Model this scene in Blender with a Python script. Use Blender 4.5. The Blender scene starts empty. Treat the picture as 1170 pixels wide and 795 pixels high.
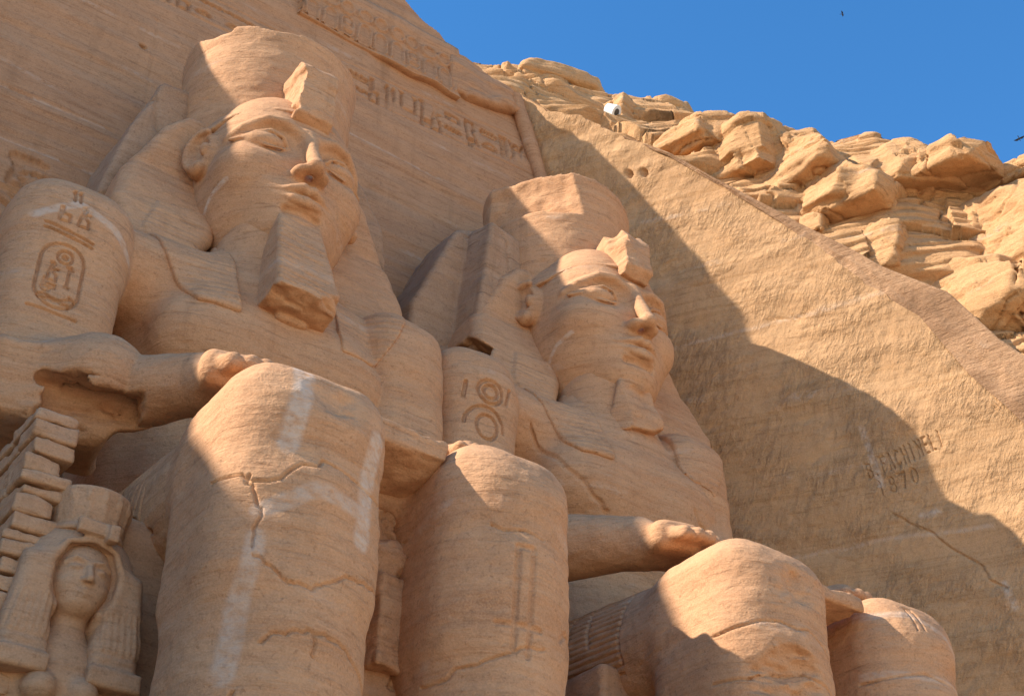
import bpy, math, random
import numpy as np
import openvdb
from mathutils import Matrix, Vector

f32 = np.float32
R = math.radians
scene = bpy.context.scene
COL = scene.collection

# ------------------------------------------------------------------ camera
def set_camera():
    yaw, pit, rol = R(34.361), R(35.126), R(1.579)
    fw = Vector((math.sin(yaw) * math.cos(pit), math.cos(yaw) * math.cos(pit), math.sin(pit)))
    r = Vector((math.cos(yaw), -math.sin(yaw), 0))
    u = r.cross(fw)
    r2 = r * math.cos(rol) + u * math.sin(rol)
    u2 = u * math.cos(rol) - r * math.sin(rol)
    m = Matrix(((r2.x, u2.x, -fw.x, -9.0869), (r2.y, u2.y, -fw.y, -21.4151),
                (r2.z, u2.z, -fw.z, 1.3101), (0, 0, 0, 1)))
    cd = bpy.data.cameras.new('camera')
    cd.sensor_width = 36
    cd.lens = 36 * 1598.75 / 1170
    cd.clip_start = .1
    cd.clip_end = 2000
    o = bpy.data.objects.new('camera', cd)
    o.matrix_world = m
    COL.objects.link(o)
    scene.camera = o
set_camera()

# ------------------------------------------------------------------ light
SUNV = Vector((-1.32, 0.45, 1.0)).normalized()       # towards the sun: south, a little west
elev = math.asin(SUNV.z)
az = math.atan2(SUNV.x, SUNV.y)
world = bpy.data.worlds.new('World')
scene.world = world
world.use_nodes = True
wn = world.node_tree
sky = wn.nodes.new('ShaderNodeTexSky')
sky.sky_type = 'NISHITA'
sky.sun_disc = False
sky.sun_elevation = elev
sky.sun_rotation = az
sky.altitude = 200
sky.air_density = 1.0
sky.dust_density = 0.0
sky.ozone_density = 2.0
bg = wn.nodes['Background']
bg.inputs[1].default_value = .11
hs = wn.nodes.new('ShaderNodeHueSaturation')
hs.inputs['Saturation'].default_value = 1.3
hs.inputs['Value'].default_value = 1.4
wn.links.new(sky.outputs[0], hs.inputs['Color'])
wn.links.new(hs.outputs[0], bg.inputs[0])
sl = bpy.data.lights.new('sun', 'SUN')
sl.energy = 5.0
sl.angle = R(.53)
sl.color = (1, .92, .80)
so = bpy.data.objects.new('sun', sl)
so.rotation_euler = SUNV.to_track_quat('Z', 'Y').to_euler()
COL.objects.link(so)
vs = scene.view_settings
vs.view_transform = 'Standard'
vs.look = 'None'
vs.exposure = .9
vs.gamma = 1
vs.use_curve_mapping = False
scene.cycles.max_bounces = 8
scene.cycles.diffuse_bounces = 6

# ------------------------------------------------------------------ noise
_rs = np.random.RandomState(7)
_T = _rs.rand(64, 64, 64).astype(f32) * 2 - 1
def vnoise(x, y, z):
    xi, yi, zi = np.floor(x), np.floor(y), np.floor(z)
    fx, fy, fz = x - xi, y - yi, z - zi
    fx = fx * fx * (3 - 2 * fx); fy = fy * fy * (3 - 2 * fy); fz = fz * fz * (3 - 2 * fz)
    i, j, k = xi.astype(np.int32) & 63, yi.astype(np.int32) & 63, zi.astype(np.int32) & 63
    i1, j1, k1 = (i + 1) & 63, (j + 1) & 63, (k + 1) & 63
    a = _T[i, j, k] * (1 - fx) + _T[i1, j, k] * fx
    b = _T[i, j1, k] * (1 - fx) + _T[i1, j1, k] * fx
    c = _T[i, j, k1] * (1 - fx) + _T[i1, j, k1] * fx
    d = _T[i, j1, k1] * (1 - fx) + _T[i1, j1, k1] * fx
    return (a * (1 - fy) + b * fy) * (1 - fz) + (c * (1 - fy) + d * fy) * fz
def fbm(x, y, z, oct=4, gain=.5):
    s = 0; a = 1.
    for o in range(oct):
        s = s + a * vnoise(x + 17.3 * o, y + 5.7 * o, z + 9.1 * o)
        x, y, z = x * 2.03, y * 2.03, z * 2.03
        a *= gain
    return s
def smooth(a, b, x):
    t = np.clip((x - a) / (b - a), 0, 1)
    return t * t * (3 - 2 * t)

# ------------------------------------------------------------------ signed distance volumes
class Vol:
    """sculpting volume: shapes are blended in, then meshed"""
    def __init__(s, lo, hi, h):
        s.lo = np.array(lo, float); s.h = h
        n = [int(round((hi[i] - lo[i]) / h)) + 1 for i in range(3)]
        s.ax = [(lo[i] + h * np.arange(n[i])).astype(f32) for i in range(3)]
        s.D = np.full(n, 1.0, f32)
    def box(s, lo, hi):
        sl_ = []
        for i in range(3):
            a = np.searchsorted(s.ax[i], lo[i]); b = np.searchsorted(s.ax[i], hi[i])
            sl_.append(slice(a, b))
        return tuple(sl_)
    def grid(s, q):
        return (s.ax[0][q[0]][:, None, None], s.ax[1][q[1]][None, :, None], s.ax[2][q[2]][None, None, :])
    def add(s, f, lo, hi, k=0.):
        m = max(.35, k * 1.3)
        q = s.box([v - m for v in lo], [v + m for v in hi])
        if min(x.stop - x.start for x in q) <= 0: return
        d = f(*s.grid(q)); a = s.D[q]
        if k <= 0: s.D[q] = np.minimum(a, d)
        else:
            h = np.maximum(k - np.abs(a - d), 0) / k
            s.D[q] = np.minimum(a, d) - h * h * k * .25
    def cut(s, f, lo, hi, k=0.):
        m = max(.25, k * 1.3)
        q = s.box([v - m for v in lo], [v + m for v in hi])
        if min(x.stop - x.start for x in q) <= 0: return
        d = -f(*s.grid(q)); a = s.D[q]
        if k <= 0: s.D[q] = np.maximum(a, d)
        else:
            h = np.maximum(k - np.abs(a - d), 0) / k
            s.D[q] = np.maximum(a, d) + h * h * k * .25
    def at(s, x, y, z):
        """distance at points, nearest-cell with linear blend"""
        x, y, z = np.broadcast_arrays(x, y, z)
        p = [(c - s.lo[i]) / s.h for i, c in enumerate((x, y, z))]
        n = s.D.shape
        b_ = [np.clip(np.floor(c).astype(np.int32), 0, n[i] - 2) for i, c in enumerate(p)]
        f = [np.clip(c - b_[i], 0, 1).astype(f32) for i, c in enumerate(p)]
        o = 0
        for i in (0, 1):
            for j in (0, 1):
                for k in (0, 1):
                    o = o + s.D[b_[0] + i, b_[1] + j, b_[2] + k] * (f[0] if i else 1 - f[0]) * (f[1] if j else 1 - f[1]) * (f[2] if k else 1 - f[2])
        return o
    def mesh(s):
        h = s.h; w = 3 * h
        A = np.pad(np.clip(s.D, -w, w), 1, constant_values=w).astype(f32)
        g = openvdb.FloatGrid(w)
        g.copyFromArray(A)
        v, qd = g.convertToQuads(0.0)
        v = (v - 1) * h + s.lo
        return np.asarray(v, float), np.asarray(qd)

def ell(c, r, rz=0., rx=0.):
    """ellipsoid shape and its bounds"""
    cz, sz = math.cos(rz), math.sin(rz); cx, sx = math.cos(rx), math.sin(rx)
    def f(x, y, z):
        x, y, z = x - c[0], y - c[1], z - c[2]
        if rz: x, y = x * cz + y * sz, -x * sz + y * cz
        if rx: y, z = y * cx + z * sx, -y * sx + z * cx
        k0 = np.sqrt((x / r[0]) ** 2 + (y / r[1]) ** 2 + (z / r[2]) ** 2)
        k1 = np.sqrt((x / r[0] ** 2) ** 2 + (y / r[1] ** 2) ** 2 + (z / r[2] ** 2) ** 2)
        return k0 * (k0 - 1) / np.maximum(k1, 1e-4)
    m = max(r) if (rz or rx) else None
    rr = (m, m, m) if m else r
    return f, [c[i] - rr[i] for i in range(3)], [c[i] + rr[i] for i in range(3)]
def sell(c, r, p):
    """flattened ellipsoid: rounder than a box, squarer than a ball"""
    def f(x, y, z):
        u = (np.abs(x - c[0]) / r[0]) ** p + (np.abs(y - c[1]) / r[1]) ** p
        k = (u ** (2 / p) + ((z - c[2]) / r[2]) ** 2) ** .5
        return (k - 1) * min(r) * .95
    return f, [c[i] - r[i] for i in range(3)], [c[i] + r[i] for i in range(3)]
def cone(a, b, r1, r2, sq=(1, 1, 1)):
    """tapered round-ended limb"""
    a = np.array(a, float); b = np.array(b, float); ab = b - a; L2 = ab @ ab
    def f(x, y, z):
        px, py, pz = x - a[0], y - a[1], z - a[2]
        t = np.clip((px * ab[0] + py * ab[1] + pz * ab[2]) / L2, 0, 1)
        return np.sqrt(((px - t * ab[0]) / sq[0]) ** 2 + ((py - t * ab[1]) / sq[1]) ** 2 + ((pz - t * ab[2]) / sq[2]) ** 2) - (r1 + (r2 - r1) * t)
    r = max(r1, r2) * max(sq)
    return f, list(np.minimum(a, b) - r), list(np.maximum(a, b) + r)
def rbox(c, hs, r=.1, rz=0., rx=0., ry=0.):
    M = (Matrix.Rotation(rz, 3, 'Z') @ Matrix.Rotation(ry, 3, 'Y') @ Matrix.Rotation(rx, 3, 'X'))
    M = np.array(M)
    def f(x, y, z):
        x, y, z = x - c[0], y - c[1], z - c[2]
        u = x * M[0, 0] + y * M[1, 0] + z * M[2, 0]
        v = x * M[0, 1] + y * M[1, 1] + z * M[2, 1]
        w = x * M[0, 2] + y * M[1, 2] + z * M[2, 2]
        a, b, d = np.abs(u) - hs[0] + r, np.abs(v) - hs[1] + r, np.abs(w) - hs[2] + r
        return (np.sqrt(np.maximum(a, 0) ** 2 + np.maximum(b, 0) ** 2 + np.maximum(d, 0) ** 2)
                + np.minimum(np.maximum(a, np.maximum(b, d)), 0) - r)
    e = np.abs(M) @ np.array(hs)
    return f, [c[i] - e[i] for i in range(3)], [c[i] + e[i] for i in range(3)]
def prism(poly, ylo, yhi, r=.05, shear=None, axes='xz'):
    """polygon in (x,z) swept along y; shear(z) moves it in y"""
    P = np.array(poly, float)
    def f(x, y, z):
        if axes == 'yz': x, y = y, x
        yy = y - (shear(z) if shear else 0)
        X, Z = np.broadcast_arrays(x, z)
        d = np.full(X.shape, 1e9, f32); s_ = np.ones(X.shape, bool)
        n = len(P); j = n - 1
        for i in range(n):
            e = P[j] - P[i]
            wx, wz = X - P[i, 0], Z - P[i, 1]
            t = np.clip((wx * e[0] + wz * e[1]) / (e @ e), 0, 1)
            d = np.minimum(d, (wx - e[0] * t) ** 2 + (wz - e[1] * t) ** 2)
            c1 = Z >= P[i, 1]; c2 = Z < P[j, 1]; c3 = e[0] * wz > e[1] * wx
            s_ = s_ ^ ((c1 & c2 & c3) | (~c1 & ~c2 & ~c3))
            j = i
        d2 = np.where(s_, 1, -1) * np.sqrt(d) + r
        dy = np.maximum(ylo + r - yy, yy - yhi + r)
        return np.sqrt(np.maximum(d2, 0) ** 2 + np.maximum(dy, 0) ** 2) + np.minimum(np.maximum(d2, dy), 0) - r
    lo, hi = P.min(0), P.max(0)
    zz = np.array([lo[1], hi[1]]); sh = [float(shear(v)) for v in zz] if shear else [0, 0]
    a, b = ylo + min(sh), yhi + max(sh)
    if axes == 'yz': return f, [a, lo[0], lo[1]], [b, hi[0], hi[1]]
    return f, [lo[0], a, lo[1]], [hi[0], b, hi[1]]
def lathe(cx, cy, zs, rs, ey=1.):
    zs = np.array(zs, float); rs = np.array(rs, float)
    def f(x, y, z):
        rad = np.sqrt((x - cx) ** 2 + ((y - cy) / ey) ** 2)
        rr = np.interp(np.asarray(z, float), zs, rs).astype(f32)
        dz = np.maximum(zs[0] - z, z - zs[-1])
        return np.maximum(rad - rr, dz)
    m = rs.max()
    return f, [cx - m, cy - m * ey, zs[0]], [cx + m, cy + m * ey, zs[-1]]
def chain(pts, rad):
    """several limbs joined through points, one shape"""
    fs = []; 
    if not hasattr(rad, '__len__'): rad = [rad] * len(pts)
    for i in range(len(pts) - 1): fs.append(cone(pts[i], pts[i + 1], rad[i], rad[i + 1]))
    def f(x, y, z):
        d = fs[0][0](x, y, z)
        for g in fs[1:]: d = np.minimum(d, g[0](x, y, z))
        return d
    return f, list(np.min([g[1] for g in fs], 0)), list(np.max([g[2] for g in fs], 0))
def rough(shape, amp, fr, seed=0., sq=(1, 1, 1), oct=3):
    """the same shape with a broken, eroded face"""
    f, lo, hi = shape
    def g(x, y, z):
        d = f(x, y, z)
        X, Y, Z = np.broadcast_arrays(x, y, z)
        m = np.abs(d) < amp * 2.5
        if m.any():
            n = fbm(X[m] * fr * sq[0] + seed, Y[m] * fr * sq[1] + seed * 2, Z[m] * fr * sq[2], oct)
            d = d.copy(); d[m] += amp * n
        return d
    return g, [v - amp for v in lo], [v + amp for v in hi]

# ------------------------------------------------------------------ mesh helpers
def refine(v, q, mask, k=4):
    """cut the marked quads into k x k smaller ones so that fine carving is crisp"""
    m = mask[q].all(1)
    Q = v[q[m]]; t = np.linspace(0, 1, k + 1)
    s_, t_ = np.meshgrid(t, t, indexing='ij')
    w = np.stack([(1 - s_) * (1 - t_), s_ * (1 - t_), s_ * t_, (1 - s_) * t_], -1).reshape(-1, 4)
    P = np.einsum('kc,ncd->nkd', w, Q)
    g = grid_quads(k + 1, k + 1)
    qn = (np.arange(len(Q))[:, None, None] * (k + 1) ** 2 + g[None]).reshape(-1, 4)
    V = np.vstack([v, P.reshape(-1, 3)]); qq = np.vstack([q[~m], qn + len(v)])
    _, idx, inv = np.unique(np.round(V, 4), axis=0, return_index=True, return_inverse=True)
    inv = inv.ravel()
    return V[idx], inv[qq]
def vnormals(v, q):
    a = v[q]
    n = np.cross(a[:, 2] - a[:, 0], a[:, -1] - a[:, 1])
    out = np.zeros_like(v)
    for i in range(q.shape[1]):
        for c in range(3):
            out[:, c] += np.bincount(q[:, i], n[:, c], len(v))
    return out / np.maximum(np.linalg.norm(out, axis=1, keepdims=True), 1e-9)
def build(name, v, q, mat, parent=None, smooth_=True, attrs=None, loc=None):
    me = bpy.data.meshes.new(name)
    v = np.asarray(v, f32); q = np.asarray(q, np.int32)
    me.vertices.add(len(v)); me.vertices.foreach_set('co', v.ravel())
    nf, k = q.shape
    me.loops.add(nf * k); me.loops.foreach_set('vertex_index', q.ravel())
    me.polygons.add(nf)
    me.polygons.foreach_set('loop_start', np.arange(0, nf * k, k, dtype=np.int32))
    me.polygons.foreach_set('loop_total', np.full(nf, k, np.int32))
    me.polygons.foreach_set('use_smooth', np.full(nf, smooth_, bool))
    if attrs:
        for an, av in attrs.items():
            at = me.attributes.new(an, 'FLOAT', 'POINT')
            at.data.foreach_set('value', np.asarray(av, f32))
    me.update(calc_edges=True); me.validate()
    me.materials.append(mat)
    o = bpy.data.objects.new(name, me)
    COL.objects.link(o)
    if parent is not None: o.parent = parent
    if loc is not None: o.location = loc
    return o
def tag(o, label=None, cat=None, group=None, kind=None):
    if label: o['label'] = label
    if cat: o['category'] = cat
    if group: o['group'] = group
    if kind: o['kind'] = kind
    return o
def thing(name, label, cat, loc=(0, 0, 0), group=None):
    o = bpy.data.objects.new(name, None)
    o.location = loc
    COL.objects.link(o)
    return tag(o, label, cat, group)
def grid_quads(nu, nv):
    i = np.arange(nu * nv).reshape(nu, nv)
    return np.stack([i[:-1, :-1], i[1:, :-1], i[1:, 1:], i[:-1, 1:]], -1).reshape(-1, 4)

def seg_dist(px, py, a, b):
    e = (b[0] - a[0], b[1] - a[1]); wx, wy = px - a[0], py - a[1]
    t = np.clip((wx * e[0] + wy * e[1]) / max(e[0] ** 2 + e[1] ** 2, 1e-9), 0, 1)
    return np.hypot(wx - e[0] * t, wy - e[1] * t)
def stroke_depth(px, py, strokes, width, soft=.6, wob=0.):
    """0..1 depth of incised strokes at points (px,py)"""
    out = np.zeros(len(px))
    for st in strokes:
        st = np.asarray(st, float)
        w = width
        idx = np.where((px > st[:, 0].min() - w) & (px < st[:, 0].max() + w) & (py > st[:, 1].min() - w) & (py < st[:, 1].max() + w))[0]
        if not len(idx): continue
        x, y = px[idx], py[idx]
        d = np.full(len(idx), 1e9)
        for i in range(len(st) - 1): d = np.minimum(d, seg_dist(x, y, st[i], st[i + 1]))
        out[idx] = np.maximum(out[idx], 1 - smooth(w * (1 - soft), w, d))
    return out

# ------------------------------------------------------------------ incised signs as strokes in a unit box
def arc(cx, cy, rx, ry, a0=0, a1=360, n=16):
    return [(cx + rx * math.cos(R(a0 + (a1 - a0) * i / n)), cy + ry * math.sin(R(a0 + (a1 - a0) * i / n))) for i in range(n + 1)]
SIGNS = {
    'ankh': [arc(.5, .78, .2, .22), [(.5, .56), (.5, 0)], [(.15, .52), (.85, .52)]],
    'sun': [arc(.5, .5, .36, .36), arc(.5, .5, .1, .1)],
    'reed': [[(.5, 0), (.5, .95), (.35, .8), (.3, .55), (.5, .45)]],
    'reeds': [[(.3, 0), (.3, .95), (.15, .75), (.3, .5)], [(.75, 0), (.75, .95), (.6, .75), (.75, .5)]],
    'water': [[(0, .5), (.12, .65), (.25, .4), (.38, .65), (.5, .4), (.62, .65), (.75, .4), (.88, .65), (1, .5)]],
    'bird': [[(.1, .8), (.25, .9), (.4, .78), (.5, .6), (.85, .3), (1, .25)], [(.2, .78), (.25, .5), (.5, .35), (.85, .3)],
             [(.45, .36), (.42, .05), (.3, 0)], [(.6, .34), (.6, .05), (.48, 0)]],
    'viper': [[(0, .3), (.15, .5), (.3, .3), (.6, .3), (.75, .55), (.9, .75), (1, .65)], [(.9, .75), (.85, .9)]],
    'seat': [[(.1, 0), (.1, .9), (.25, .9), (.25, .4), (.8, .4), (.8, 0), (.1, 0)]],
    'man': [[(.35, .95), (.5, 1), (.6, .9), (.5, .78), (.4, .82), (.35, .95)], [(.48, .78), (.3, .4), (.25, 0), (.85, 0), (.8, .3), (.55, .45), (.5, .78)], [(.5, .6), (.85, .65)]],
    'staff': [[(.5, 0), (.5, 1), (.75, .9)], [(.35, 0), (.5, .08), (.65, 0)]],
    'box': [[(.08, .25), (.92, .25), (.92, .75), (.08, .75), (.08, .25)], [(.3, .25), (.3, .75)]],
    'bars': [[(.2, .1), (.2, .9)], [(.5, .1), (.5, .9)], [(.8, .1), (.8, .9)]],
    'bread': [arc(.5, .3, .4, .4, 0, 180), [(.1, .3), (.9, .3)]],
    'ka': [[(.1, .95), (.1, .3), (.9, .3), (.9, .95)], [(.02, .95), (.2, .95)], [(.8, .95), (.98, .95)]],
    'board': [[(.05, .3), (.95, .3), (.95, .6), (.05, .6), (.05, .3)], [(.15, .6), (.15, .75)], [(.35, .6), (.35, .75)], [(.55, .6), (.55, .75)], [(.75, .6), (.75, .75)]],
    'was': [[(.4, 0), (.4, .85), (.15, .95), (.5, 1), (.7, .85)], [(.25, 0), (.4, .1), (.55, 0)]],
    'owl': [[(.3, .95), (.7, .95), (.75, .7), (.6, .55), (.95, .1), (.6, .25), (.35, .2), (.25, .6), (.3, .95)], [(.45, .2), (.42, 0)], [(.6, .25), (.6, 0)]],
    'scarab': [arc(.5, .45, .3, .35), [(.2, .6), (.02, .85)], [(.8, .6), (.98, .85)], [(.22, .3), (.02, .1)], [(.78, .3), (.98, .1)], [(.25, .62), (.75, .62)]],
}
def place(sign, x, y, w, h):
    return [[(x + p[0] * w, y + p[1] * h) for p in st] for st in SIGNS[sign]]
def cartouche(x, y, w, h):
    r = w / 2
    return [arc(x + r, y + h - r, r, r, 0, 180) + arc(x + r, y + r, r, r, 180, 360) + [(x + w, y + h - r)], [(x - .05 * w, y - .08 * h), (x + w * 1.05, y - .08 * h)]]

# ------------------------------------------------------------------ materials
def sandstone(name, ca, cb, cc, strata=(.10, .13, 1.), sscale=1.7, mix=.5, grain=.5, chisel=0., bump=.5, pale=(.62, .48, .37), lay=.55):
    """weathered sandstone: layered beds, blotches, grains and pits; 'pale' marks mortar repairs, 'dirt' marks stains"""
    m = bpy.data.materials.new(name)
    m.use_nodes = True
    nt = m.node_tree; N = nt.nodes; L = nt.links
    b = N['Principled BSDF']
    b.inputs['Roughness'].default_value = .92
    b.inputs['Specular IOR Level'].default_value = .15
    geo = N.new('ShaderNodeNewGeometry')
    P = geo.outputs['Position']
    def vec(sc, rot=(0, 0, 0)):
        mp = N.new('ShaderNodeMapping'); mp.inputs['Scale'].default_value = sc; mp.inputs['Rotation'].default_value = rot
        L.new(P, mp.inputs[0]); return mp.outputs[0]
    def noise(v, s, d=4, r=.55, dist=0.):
        n = N.new('ShaderNodeTexNoise'); n.inputs['Scale'].default_value = s; n.inputs['Detail'].default_value = d
        n.inputs['Roughness'].default_value = r; n.inputs['Distortion'].default_value = dist
        L.new(v, n.inputs[0]); return n.outputs[0]
    def ramp(v, a, c):
        r = N.new('ShaderNodeMapRange'); r.inputs[1].default_value = a; r.inputs[2].default_value = c
        L.new(v, r.inputs[0]); return r.outputs[0]
    def mixc(fac, a, c, bt='MIX'):
        x = N.new('ShaderNodeMix'); x.data_type = 'RGBA'; x.blend_type = bt
        if isinstance(fac, float): x.inputs[0].default_value = fac
        else: L.new(fac, x.inputs[0])
        for s_, k in ((a, 6), (c, 7)):
            if isinstance(s_, tuple): x.inputs[k].default_value = (*s_, 1)
            else: L.new(s_, x.inputs[k])
        return x.outputs[2]
    def math_(op, a, c):
        x = N.new('ShaderNodeMath'); x.operation = op
        for s_, k in ((a, 0), (c, 1)):
            if isinstance(s_, (int, float)): x.inputs[k].default_value = s_
            else: L.new(s_, x.inputs[k])
        return x.outputs[0]
    tilt = (R(2), R(-3), 0)
    beds = noise(vec((strata[0], strata[1], strata[2]), tilt), sscale, 6, .62, .6)
    beds2 = noise(vec((strata[0] * 1.5, strata[1] * 1.5, strata[2] * 2.3), (R(-3), R(5), 0)), sscale * 2, 5, .6, .9)
    blot = noise(vec((1, 1, 1)), .35, 5, .6, .4)
    blot2 = noise(vec((1, 1, 1.5)), .55, 3, .5, .2)
    fine = noise(vec((1, 1, 1.6)), 5., 5, .65)
    gr = noise(vec((1, 1, 1)), 32., 3, .6)
    col = mixc(ramp(beds, .36, .64), ca, cb)
    col = mixc(math_('MULTIPLY', ramp(beds2, .5, .68), lay), col, cc)
    col = mixc(math_('MULTIPLY', ramp(blot, .42, .66), mix), col, cb)
    dark = tuple(v * .62 for v in ca)
    col = mixc(math_('MULTIPLY', ramp(fine, .5, .75), .5), col, dark)
    col = mixc(math_('MULTIPLY', ramp(gr, .4, .65), .35), col, tuple(min(1, v * 1.35) for v in cb))
    thin = noise(vec((.09, .11, 1.), (R(1.5), R(-4), 0)), 9., 5, .7, .25)
    col = mixc(math_('MULTIPLY', ramp(thin, .56, .70), math_('MULTIPLY', ramp(blot, .35, .6), .55)), col, tuple(v * .60 for v in cc))
    speck = noise(vec((1, 1, 1)), 14., 2, .5)
    col = mixc(math_('MULTIPLY', ramp(speck, .62, .72), .35), col, tuple(v * .55 for v in cc))
    streak = noise(vec((1.3, 1.3, .07)), 1.6, 5, .65, .3)
    col = mixc(math_('MULTIPLY', ramp(streak, .52, .72), math_('MULTIPLY', ramp(blot, .38, .6), .42)), col, tuple(v * .55 for v in ca))
    dust = noise(vec((1, 1, .8)), .8, 6, .7, .6)
    col = mixc(math_('MULTIPLY', ramp(dust, .56, .72), .35), col, tuple(min(.75, v * 1.25) for v in cb))
    # thin pale seams along the beds
    sm = N.new('ShaderNodeTexWave'); sm.bands_direction = 'Z'; sm.inputs['Scale'].default_value = .16
    sm.inputs['Distortion'].default_value = 14; sm.inputs['Detail'].default_value = 4; sm.inputs['Detail Scale'].default_value = .35
    L.new(vec((.35, .35, 1), tilt), sm.inputs[0])
    seam = math_('MULTIPLY', ramp(sm.outputs[1], .97, 1.), math_('MULTIPLY', ramp(blot2, .52, .62), math_('MULTIPLY', ramp(fine, .4, .6), .3)))
    col = mixc(seam, col, pale)
    at = N.new('ShaderNodeAttribute'); at.attribute_name = 'pale'
    pf = math_('MULTIPLY', at.outputs['Fac'], math_('MULTIPLY', ramp(fine, .3, .6), .7))
    col = mixc(pf, col, pale)
    ad = N.new('ShaderNodeAttribute'); ad.attribute_name = 'dirt'
    col = mixc(math_('MULTIPLY', ad.outputs['Fac'], .8), col, tuple(v * .55 for v in cc))
    L.new(col, b.inputs['Base Color'])
    # relief
    hgt = math_('MULTIPLY', math_('MULTIPLY', beds2, math_('ADD', ramp(blot2, .4, .65), .2)), .6)
    hgt = math_('ADD', hgt, math_('MULTIPLY', fine, .8))
    hgt = math_('ADD', hgt, math_('MULTIPLY', gr, .20 * grain * 2))
    hgt = math_('SUBTRACT', hgt, math_('MULTIPLY', ramp(thin, .55, .72), .22))
    pit = N.new('ShaderNodeTexVoronoi'); pit.inputs['Scale'].default_value = 3.1; L.new(vec((1, 1, 1.3)), pit.inputs[0])
    hgt = math_('ADD', hgt, math_('MULTIPLY', ramp(pit.outputs['Distance'], 0., .1), .22))
    if chisel:
        def dot(v):
            x = N.new('ShaderNodeVectorMath'); x.operation = 'DOT_PRODUCT'; x.inputs[1].default_value = v
            L.new(P, x.inputs[0]); return x.outputs['Value']
        cb_ = N.new('ShaderNodeCombineXYZ')
        L.new(dot((0, -.95, 1.9)), cb_.inputs[0]); L.new(dot((0, 5.0, 2.5)), cb_.inputs[1]); L.new(dot((1.5, 0, 0)), cb_.inputs[2])
        ch = noise(cb_.outputs[0], 1.5, 3, .6, .4)
        hgt = math_('ADD', hgt, math_('MULTIPLY', ch, 1.5 * chisel))
        ch2 = noise(cb_.outputs[0], 4.0, 3, .65, .4)
        hgt = math_('ADD', hgt, math_('MULTIPLY', ch2, .9 * chisel))
        worn = ramp(blot2, .40, .62)
        hgt = math_('MULTIPLY', hgt, math_('ADD', math_('MULTIPLY', worn, .7), .3))
        col = mixc(math_('MULTIPLY', ramp(ch, .54, .40), math_('MULTIPLY', worn, .45)), col, tuple(v * .62 for v in ca))
        L.new(col, b.inputs['Base Color'])
    bp = N.new('ShaderNodeBump'); bp.inputs['Strength'].default_value = bump; bp.inputs['Distance'].default_value = .07
    L.new(hgt, bp.inputs['Height']); L.new(bp.outputs[0], b.inputs['Normal'])
    return m

M_STATUE = sandstone('statue_sandstone', (.46, .232, .115), (.52, .285, .15), (.34, .155, .072), bump=.6)
M_FACADE = sandstone('facade_sandstone', (.385, .195, .10), (.435, .232, .124), (.28, .13, .064), sscale=2.2, bump=.38, lay=.8)
M_SLAB = sandstone('grey_backing_stone', (.33, .19, .11), (.40, .24, .145), (.25, .14, .08), bump=.6)
M_CUT = sandstone('chiselled_sandstone', (.42, .235, .115), (.48, .28, .14), (.35, .185, .08), strata=(.04, .08, .9), sscale=1.1, chisel=1.0, bump=.75, lay=.85, mix=.3)
M_ROCK = sandstone('weathered_cliff', (.46, .245, .108), (.54, .305, .145), (.34, .165, .068), strata=(.05, .05, 1.), bump=1.0, grain=.9)
M_BROKEN = sandstone('fresh_broken_stone', (.45, .25, .11), (.52, .30, .14), (.38, .19, .075), bump=.8)
M_EDGE = sandstone('stained_edge', (.38, .215, .115), (.46, .27, .15), (.27, .14, .075), strata=(.3, .08, 1.2), sscale=2.4, bump=1.0)
M_QUEEN = sandstone('small_statue_stone', (.43, .24, .13), (.49, .29, .165), (.36, .19, .10), bump=.45)
M_GROUND = sandstone('sand_ground', (.60, .44, .28), (.66, .49, .32), (.55, .40, .25), bump=.3)
def plain(name, col, rough_=.7):
    m = bpy.data.materials.new(name); m.use_nodes = True
    nt = m.node_tree; b = nt.nodes['Principled BSDF']
    n = nt.nodes.new('ShaderNodeTexNoise'); n.inputs['Scale'].default_value = 9
    r = nt.nodes.new('ShaderNodeMix'); r.data_type = 'RGBA'
    r.inputs[6].default_value = (*[c * .8 for c in col], 1); r.inputs[7].default_value = (*col, 1)
    nt.links.new(n.outputs[0], r.inputs[0]); nt.links.new(r.outputs[2], b.inputs['Base Color'])
    b.inputs['Roughness'].default_value = rough_
    return m
M_BIRD = plain('dark_feathers', (.03, .028, .03))
M_WHITE = plain('white_paint', (.8, .79, .76))
M_GLASSDARK = plain('dark_lens', (.05, .05, .05), .3)

WALL_Y, BATTER = 4.6, .09
def wall_y(z): return WALL_Y + BATTER * (z - 20)
RX0, RLEAN, RFL, RYW = 13.42, .21, .6, 4.5
def ret_x(y, z): return RX0 - RLEAN * (z - 20) - RFL * (y - RYW)
EDGE_Y = [-16, -9, -5.15, -4.24, -3.88, -3.34, -2.77, -1.77, -1.34, -.29, .8, 2.13, 3.4, 4.15, 5.09, 5.65, 7]
EDGE_Z = [0, 10.5, 18.38, 20.23, 21.08, 22.17, 23.9, 25.32, 26.11, 27.83, 29.37, 31.13, 32.34, 33.21, 33.86, 34.61, 36]
def edge_z(y): return np.interp(y, EDGE_Y, EDGE_Z)

EYE = 22.5
def weather(v, n, amp=.03, lay=.03, seed=0.):
    """erosion: soft hollows and beds that stand out or recede"""
    x, y, z = v[:, 0] + seed, v[:, 1], v[:, 2]
    d = amp * fbm(x * .55, y * .55, z * .9, 4)
    d += lay * vnoise(x * .08, y * .12, z * 2.3 + .25 * x) * (0.5 + .5 * vnoise(x * .4, y * .4, z * .4))
    d += .012 * fbm(x * 3, y * 3, z * 5, 3)
    return v + n * d[:, None]

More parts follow.
